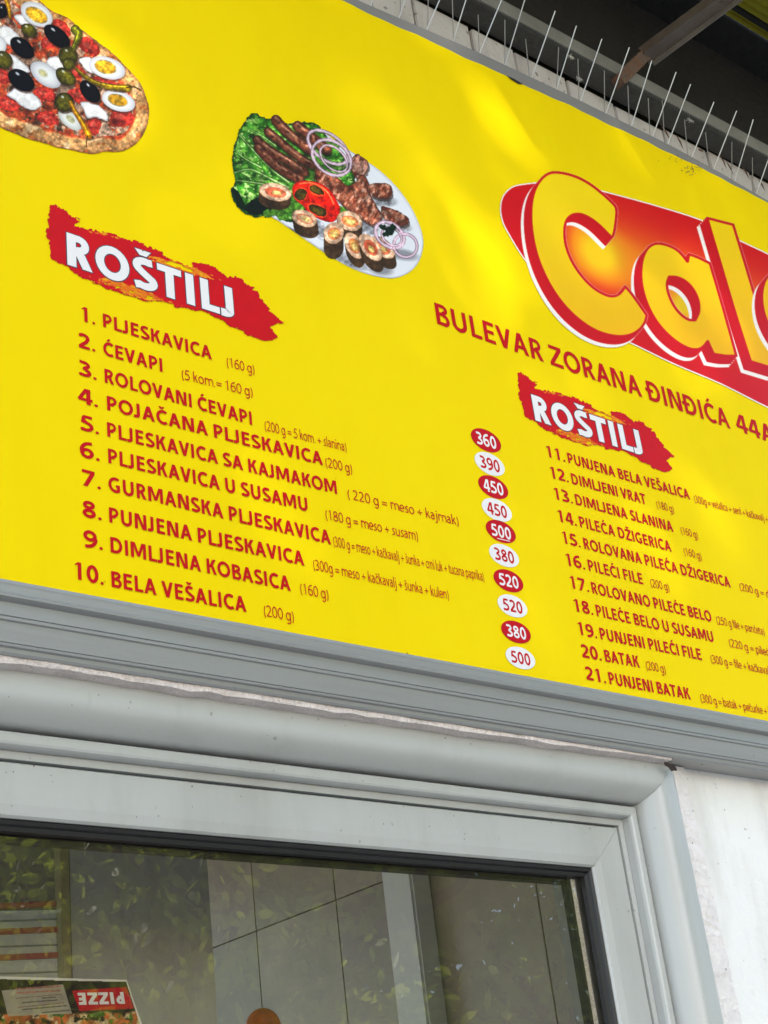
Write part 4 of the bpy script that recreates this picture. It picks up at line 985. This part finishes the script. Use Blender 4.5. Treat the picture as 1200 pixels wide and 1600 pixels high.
f_ = box('floor', -3.2, XI+.15, .25, 4.3, 0, .02, mat('shop_floor', (.30, .27, .24), .5, noise=.2)); tag(f_, kind='structure')
# white post
pa_ = .008
post = box('white_post', XI-.065, XI-.0045, 1.322, 1.425, 0, 3.0, mat('white_lacquer', (.62, .63, .62), .4, noise=.1)); bm = bmesh.new(); bm.from_mesh(post.data); bmesh.ops.bevel(bm, geom=bm.edges[:], offset=.006, segments=2, affect='EDGES'); bm.to_mesh(post.data); bm.free()
tag(post, 'white upright post against the beige tiled wall inside the shop', 'post')
trim = box('corner_trim', XI-.020, XI-.0045, .845, .862, 0, 3.0, mat('brown_wood_trim', (.13, .06, .03), .5, noise=.4, nscale=20)); tag(trim, 'thin brown upright trim strip on the beige tiles by the window edge', 'trim')
# grey cabinet panel
cab = empty('grey_cabinet', (1.06, .45, 0), 'tall grey metal cabinet standing behind the left part of the window', 'cabinet')
gp = weathered('grey_cabinet_paint', (.30, .31, .31), .42, dirt=(.18, .17, .16), amount=.5, streak=(9, 9, 1.2), bump=.03, speck=.8)
box('cabinet_body', .955, 1.162, .40, .95, 0, 2.45, gp, cab, .002)
box('edge_profile', .942, .954, .396, .95, 0, 2.45, mat('ochre_edge_profile', (.22, .20, .10), .5), cab, .001)
# price board with red lines, left
bd = empty('striped_board', (.85, .45, 0), 'white board with dark red horizontal stripes left of the grey cabinet', 'board')
bw = mat('board_white', (.36, .38, .36), .5, noise=.12); br = mat('board_red_stripe', (.22, .035, .02), .5); bk = mat('board_grey_line', (.12, .13, .13), .5)
a0, a1 = at(-60, 1420, .47), at(112, 1420, .40)
def bdpt(px, py):
    # board stands a little askew: depth runs from .47 at its left to .40 at its right
    y = .40+(112-px)/172*.07; return at(px, py, y)
def strip(name, pts, mt, off, parent):
    vs = []
    for p in pts: v = bdpt(*p); vs.append((v[0], v[1]-off, v[2]))
    for p in pts: v = bdpt(*p); vs.append((v[0], v[1]-off+.002, v[2]))
    return mesh(name, vs, [(0, 1, 2, 3), (7, 6, 5, 4), (0, 4, 5, 1), (1, 5, 6, 2), (2, 6, 7, 3), (3, 7, 4, 0)], mt, parent)
strip('board_face', [(-150, 1700), (103, 1700), (101, 1426), (-150, 1430)], bw, 0, bd)
strip('upper_panel', [(-150, 1425), (101, 1421), (99, 1200), (-150, 1200)], mat('olive_brown_panel', (.13, .125, .09), .5, noise=.3), 0, bd)
for ya, yb, mt, hh in ((1417, 1412, br, 9), (1457, 1452, br, 9), (1498, 1492, br, 9)):
    strip('red_stripe', [(-150, ya+6+hh/2), (108, yb+hh/2), (108, yb-hh/2), (-150, ya+6-hh/2)], mt, .003, bd)
for ya, yb in ((1440, 1436), (1480, 1476), (1522, 1518)):
    strip('grey_line', [(-150, ya+5+1), (108, yb+1), (108, yb-1), (-150, ya+5-1)], bk, .003, bd)
# flyer: glossy leaflet leaning behind the glass, printed upside down
fl = empty('leaflet', (.9, .2, 1.9), 'glossy pizza leaflet propped upside down inside the glass at lower left', 'leaflet')
TR = at(198, 1531, .27); BRp = atx(222, 1601, TR[0]); TL = at(-160, 1521, .27); 
eU = (TR-TL)/np.linalg.norm(TR-TL); eV = (TR-BRp); eV = eV-(eV@eU)*eU; eV /= np.linalg.norm(eV); eN = np.cross(eU, eV)
if eN[1] > 0: eN = -eN
def fp(px, py, off=0):
    d = RM@np.array([px-CX, py-CY, F]); t_ = (eN@(TR-CAM))/(eN@d); return CAM+t_*d+eN*off
wht = mat('leaflet_white', (.72, .72, .70), .35)
def fpoly(name, pts, mt, off): return mesh(name, [fp(*p, off) for p in pts], [tuple(range(len(pts)))], mt, fl)
BL = [(-160, 1521), (198, 1531), (246, 1670), (-120, 1670)]
vs = [fp(*p, 0) for p in BL]+[fp(*p, -.0012) for p in BL]
mesh('sheet', vs, [(0, 1, 2, 3), (7, 6, 5, 4), (0, 4, 5, 1), (1, 5, 6, 2), (2, 6, 7, 3), (3, 7, 4, 0)], wht, fl)
cv = Canvas(-900, 30, 1210, 900, 4.)
cv.put(np.ones_like(cv.X)*(polysdf(cv.X, cv.Y, [(-880, 130), (985, 170), (1215, 880), (-700, 880)]) < 0), cv.tex((40, 34, 26), 60, .3, 81))
food = np.clip((cv.Y-(380+60*vnoise(cv.X, cv.Y, 160, 82)))/14, 0, 1)
cv.put(food, cv.tex((176, 96, 50), 60, .6, 83), out=False)
cv.put(food*np.clip((vnoise(cv.X, cv.Y, 55, 84)-.52)*9, 0, 1), cv.tex((206, 186, 142), 22, .3, 85), out=False)
cv.put(food*np.clip((vnoise(cv.X, cv.Y, 60, 86)-.56)*10, 0, 1), cv.tex((66, 104, 34), 26, .5, 87), out=False)
cv.put(food*np.clip((vnoise(cv.X, cv.Y, 42, 88)-.60)*12, 0, 1), (32, 20, 18), out=False)
cv.poly([(560,240),(985,212),(1045,380),(620,400)], (190,18,36), 60, .06, sm=False, out=False)
cv.poly([(10,240),(490,190),(560,420),(60,440)], (176,172,160), 60, .10, sm=False, out=False, al=.85)
for (x0, y0, x1, y1) in [(120,300,480,268),(140,372,500,335)]: cv.line([(x0, y0), (x1, y1)], 4, (110,40,30), sm=False, out=False)
for (x0, y0, x1, y1) in [(120,228,470,205),(130,258,465,240)]: cv.line([(x0, y0), (x1, y1)], 15, (166,96,88), .5, 16, sm=False, out=False, al=.7)
# tiny address lines read only as broken dark dashes
q = random.Random(9)
for (x0, y0, x1, sl_) in [(330,298,430,-.07),(170,335,440,-.08),(175,388,505,-.09),(330,412,525,-.09)]:
    x = x0
    while x < x1:
        w = q.uniform(8, 26); cv.line([(x, y0+(x-x0)*sl_), (x+w, y0+(x+w-x0)*sl_)], 9, (70,60,56), .5, 6, sm=False, out=False, al=.8); x += w+q.uniform(4, 9)
def fmap(X, Y):
    d = np.stack([X/5-CX, Y/5+1500-CY, np.full(X.shape, F)], -1)@RM.T
    t_ = (eN@(TR-CAM))/(d@eN); return CAM+t_[..., None]*d
lp_ = cv.build('leaflet_print', fmap, fl, -.0007)
def flp(x, y): return fp(x/5, y/5+1500, .0018)
E0, E1 = flp(985, 258), flp(592, 262)       # baseline runs right to left: the word stands on its head
Bt = flp(1000, 352)
vd = (Bt-E0); ch = np.linalg.norm(vd)
lettering('leaflet_word', 'PIZZE', flp(968, 258), flp(592, 265), ch*.98, .27, M['white_ink'], fl, 0, vdir=tuple(vd/ch), ndir=tuple(eN))
# orange lamp at the bottom edge
lampm = mat('amber_glass', (.9, .19, .005), .2, noise=.5, nscale=40)
lo_ = at(410, 1590, .9)
bm = bmesh.new(); bmesh.ops.create_uvsphere(bm, u_segments=24, v_segments=14, radius=.031)
for v in bm.verts: v.co.z *= 1.15; v.co += Vector((lo_[0], .9, lo_[2]-.02)) if False else Vector((0, 0, 0))
me = bpy.data.meshes.new('amber_lamp'); bm.to_mesh(me); bm.free(); me.polygons.foreach_set('use_smooth', [True]*len(me.polygons))
al_ = bpy.data.objects.new('amber_lamp', None); COL.objects.link(al_); al_.location = (lo_[0], .9, lo_[2]-.02); tag(al_, 'round amber glass lamp hanging inside the shop behind the glass', 'lamp')
bpy.context.view_layer.update()
g_ = bpy.data.objects.new('lamp_globe', me); me.materials.append(lampm); COL.objects.link(g_); g_.parent = al_
vs, fs = [], []; tube(vs, fs, (0, 0, -.03), (0, 0, -.25), .008, 8); me2 = bpy.data.meshes.new('lamp_stem'); me2.from_pydata(vs, [], fs); me2.materials.append(M['rubber_and_shade'])
g2_ = bpy.data.objects.new('lamp_stem', me2); COL.objects.link(g2_); g2_.parent = al_
al_['label'] = 'round amber glass lamp on a dark stem inside the shop'

# ================================================================ ACROSS THE STREET (seen in the glass, shades the front)
leafm = bpy.data.materials.new('leaf'); leafm.use_nodes = True; t = leafm.node_tree; b = t.nodes['Principled BSDF']
b.inputs['Roughness'].default_value = .45
oi = t.nodes.new('ShaderNodeTexNoise'); oi.inputs['Scale'].default_value = 1.3; rp = t.nodes.new('ShaderNodeValToRGB')
rp.color_ramp.elements[0].color = (.05, .09, .012, 1); rp.color_ramp.elements[1].color = (.15, .20, .02, 1); rp.color_ramp.elements[0].position = .35; rp.color_ramp.elements[1].position = .65
tc = t.nodes.new('ShaderNodeTexCoord'); t.links.new(tc.outputs['Object'], oi.inputs['Vector']); t.links.new(oi.outputs[0], rp.inputs[0]); t.links.new(rp.outputs[0], b.inputs['Base Color'])
tl = t.nodes.new('ShaderNodeBsdfTranslucent'); tl.inputs[0].default_value = (.62, .74, .05, 1); ms = t.nodes.new('ShaderNodeMixShader'); ms.inputs[0].default_value = .5
t.links.new(b.outputs[0], ms.inputs[1]); t.links.new(tl.outputs[0], ms.inputs[2]); t.links.new(ms.outputs[0], [n for n in t.nodes if n.type == 'OUTPUT_MATERIAL'][0].inputs[0])
bark = mat('bark', (.09, .07, .05), .9, noise=.5, nscale=8, bump=.8, bscale=20)
def tree(x, y, h, r, seed, label, n=9000, zc=None, leaf=.085):
    q = random.Random(seed); nr = np.random.RandomState(seed)
    root = empty('leafy_tree', (x, y, 0), label, 'tree', 'street trees across the road')
    vs, fs = [], []; zc = zc or h*.62
    tube(vs, fs, (x, y, 0), (x+.1, y, zc*.6), .20, 10, .13)
    tips = []
    for k in range(9):
        a = q.uniform(0, 6.28); e = q.uniform(.35, 1.1); L = r*q.uniform(.5, .85)
        p0 = Vector((x+.1, y, zc*.6-q.uniform(0, .4))); p1 = p0+Vector((math.cos(a)*L*.55, math.sin(a)*L*.55, L*e*.6)); p2 = p1+Vector((math.cos(a+.4)*L*.5, math.sin(a+.4)*L*.5, L*.4))
        tube(vs, fs, p0, p1, .09, 7, .05); tube(vs, fs, p1, p2, .05, 6, .02); tips += [p1, p2]
    mesh('trunk', vs, fs, bark, root)
    # clumps of leaves spread through the crown
    cl = []
    for k in range(48):
        u = nr.normal(size=3); u /= np.linalg.norm(u); rad = r*nr.uniform(.35, 1.0)
        cl.append((np.array([x, y, zc])+u*rad*np.array([1, 1, .85]), r*nr.uniform(.16, .34)))
    P = np.zeros((n, 3))
    ci = nr.randint(len(cl), size=n); P = np.array([c[0] for c in cl])[ci]+nr.normal(size=(n, 3))*np.array([c[1] for c in cl])[ci][:, None]*.62
    P = P[P[:, 2] > min(1.9, zc-.9)]; n = len(P)
    A = nr.normal(size=(n, 3)); A /= np.linalg.norm(A, axis=1)[:, None]; B = np.cross(A, nr.normal(size=(n, 3))); B /= np.linalg.norm(B, axis=1)[:, None]
    s_ = (leaf*nr.uniform(.6, 1.3, n))[:, None]
    V = np.stack([P-A*s_, P+B*s_*.45-A*s_*.2, P+B*s_*.35+A*s_*.5, P+A*s_, P-B*s_*.35+A*s_*.5, P-B*s_*.45-A*s_*.2], 1).reshape(-1, 3)
    me = bpy.data.meshes.new('crown'); me.vertices.add(len(V)); me.vertices.foreach_set('co', V.astype(np.float32).ravel())
    me.loops.add(n*6); me.loops.foreach_set('vertex_index', np.arange(n*6, dtype=np.int32)); me.polygons.add(n); me.polygons.foreach_set('loop_start', np.arange(0, n*6, 6, dtype=np.int32)); me.update(calc_edges=True)
    link('crown', me, leafm, root)
tree(7.5, -8.5, 9, 3.6, 11, 'broad leafy tree across the road, mirrored in the middle of the glass', 24000, 6.2, .075)
tree(4.2, -4.3, 4, .95, 12, 'small sunlit tree at the near kerb with lime green leaves, mirrored in the glass', 6000, 2.3, .042)
tree(-3.2, -10.0, 13, 4.3, 13, 'big tall leafy tree across the road that shades the sign from the front left', 26000, 9.6, .10)
tree(7.9, -12.5, 10, 3.8, 16, 'leafy tree added behind the middle tree to close sky gaps in the glass', 34000, 6.3, .10)  # added to block bright sky in the window reflection
tree(10.5, -21, 7, 3.6, 17, 'rounded tree added far back to fill mirrored sky gaps, left of three', 13000, 3.9, .15)  # added row of three, puts green in place of reflected sky
tree(16, -21, 7, 3.6, 18, 'rounded tree added far back to fill mirrored sky gaps, middle of three', 13000, 3.9, .15)
tree(21.5, -21, 7, 3.6, 19, 'rounded tree added far back to fill mirrored sky gaps, right of three', 13000, 3.9, .15)
tree(-9.5, -13.5, 11, 3.8, 14, 'farthest left leafy tree across the road', 20000, 8.6, .10)
tree(11.9, -9.8, 9, 3.4, 15, 'farthest right leafy tree, added to keep mirrored sky out of the glass', 34000, 5.6, .065)  # added dense crown darkens the reflection at the right of the pane
bl = empty('far_building', (16, -39, 0), 'plain pale building across the street mirrored in the shop glass', 'building')
fac = mat('pale_render', (.42, .40, .36), .8, noise=.15, nscale=1.5)
box('wall', 2, 44, -42, -39, 0, 5.5, fac, bl)
dk = mat('dark_window_glass', (.03, .035, .04), .1)
for i in range(12):
    for j in range(2):
        w_ = box('window', 3.5+i*3.4, 5.3+i*3.4, -39.0, -38.93, 1.2+j*2.5, 2.5+j*2.5, dk, bl)
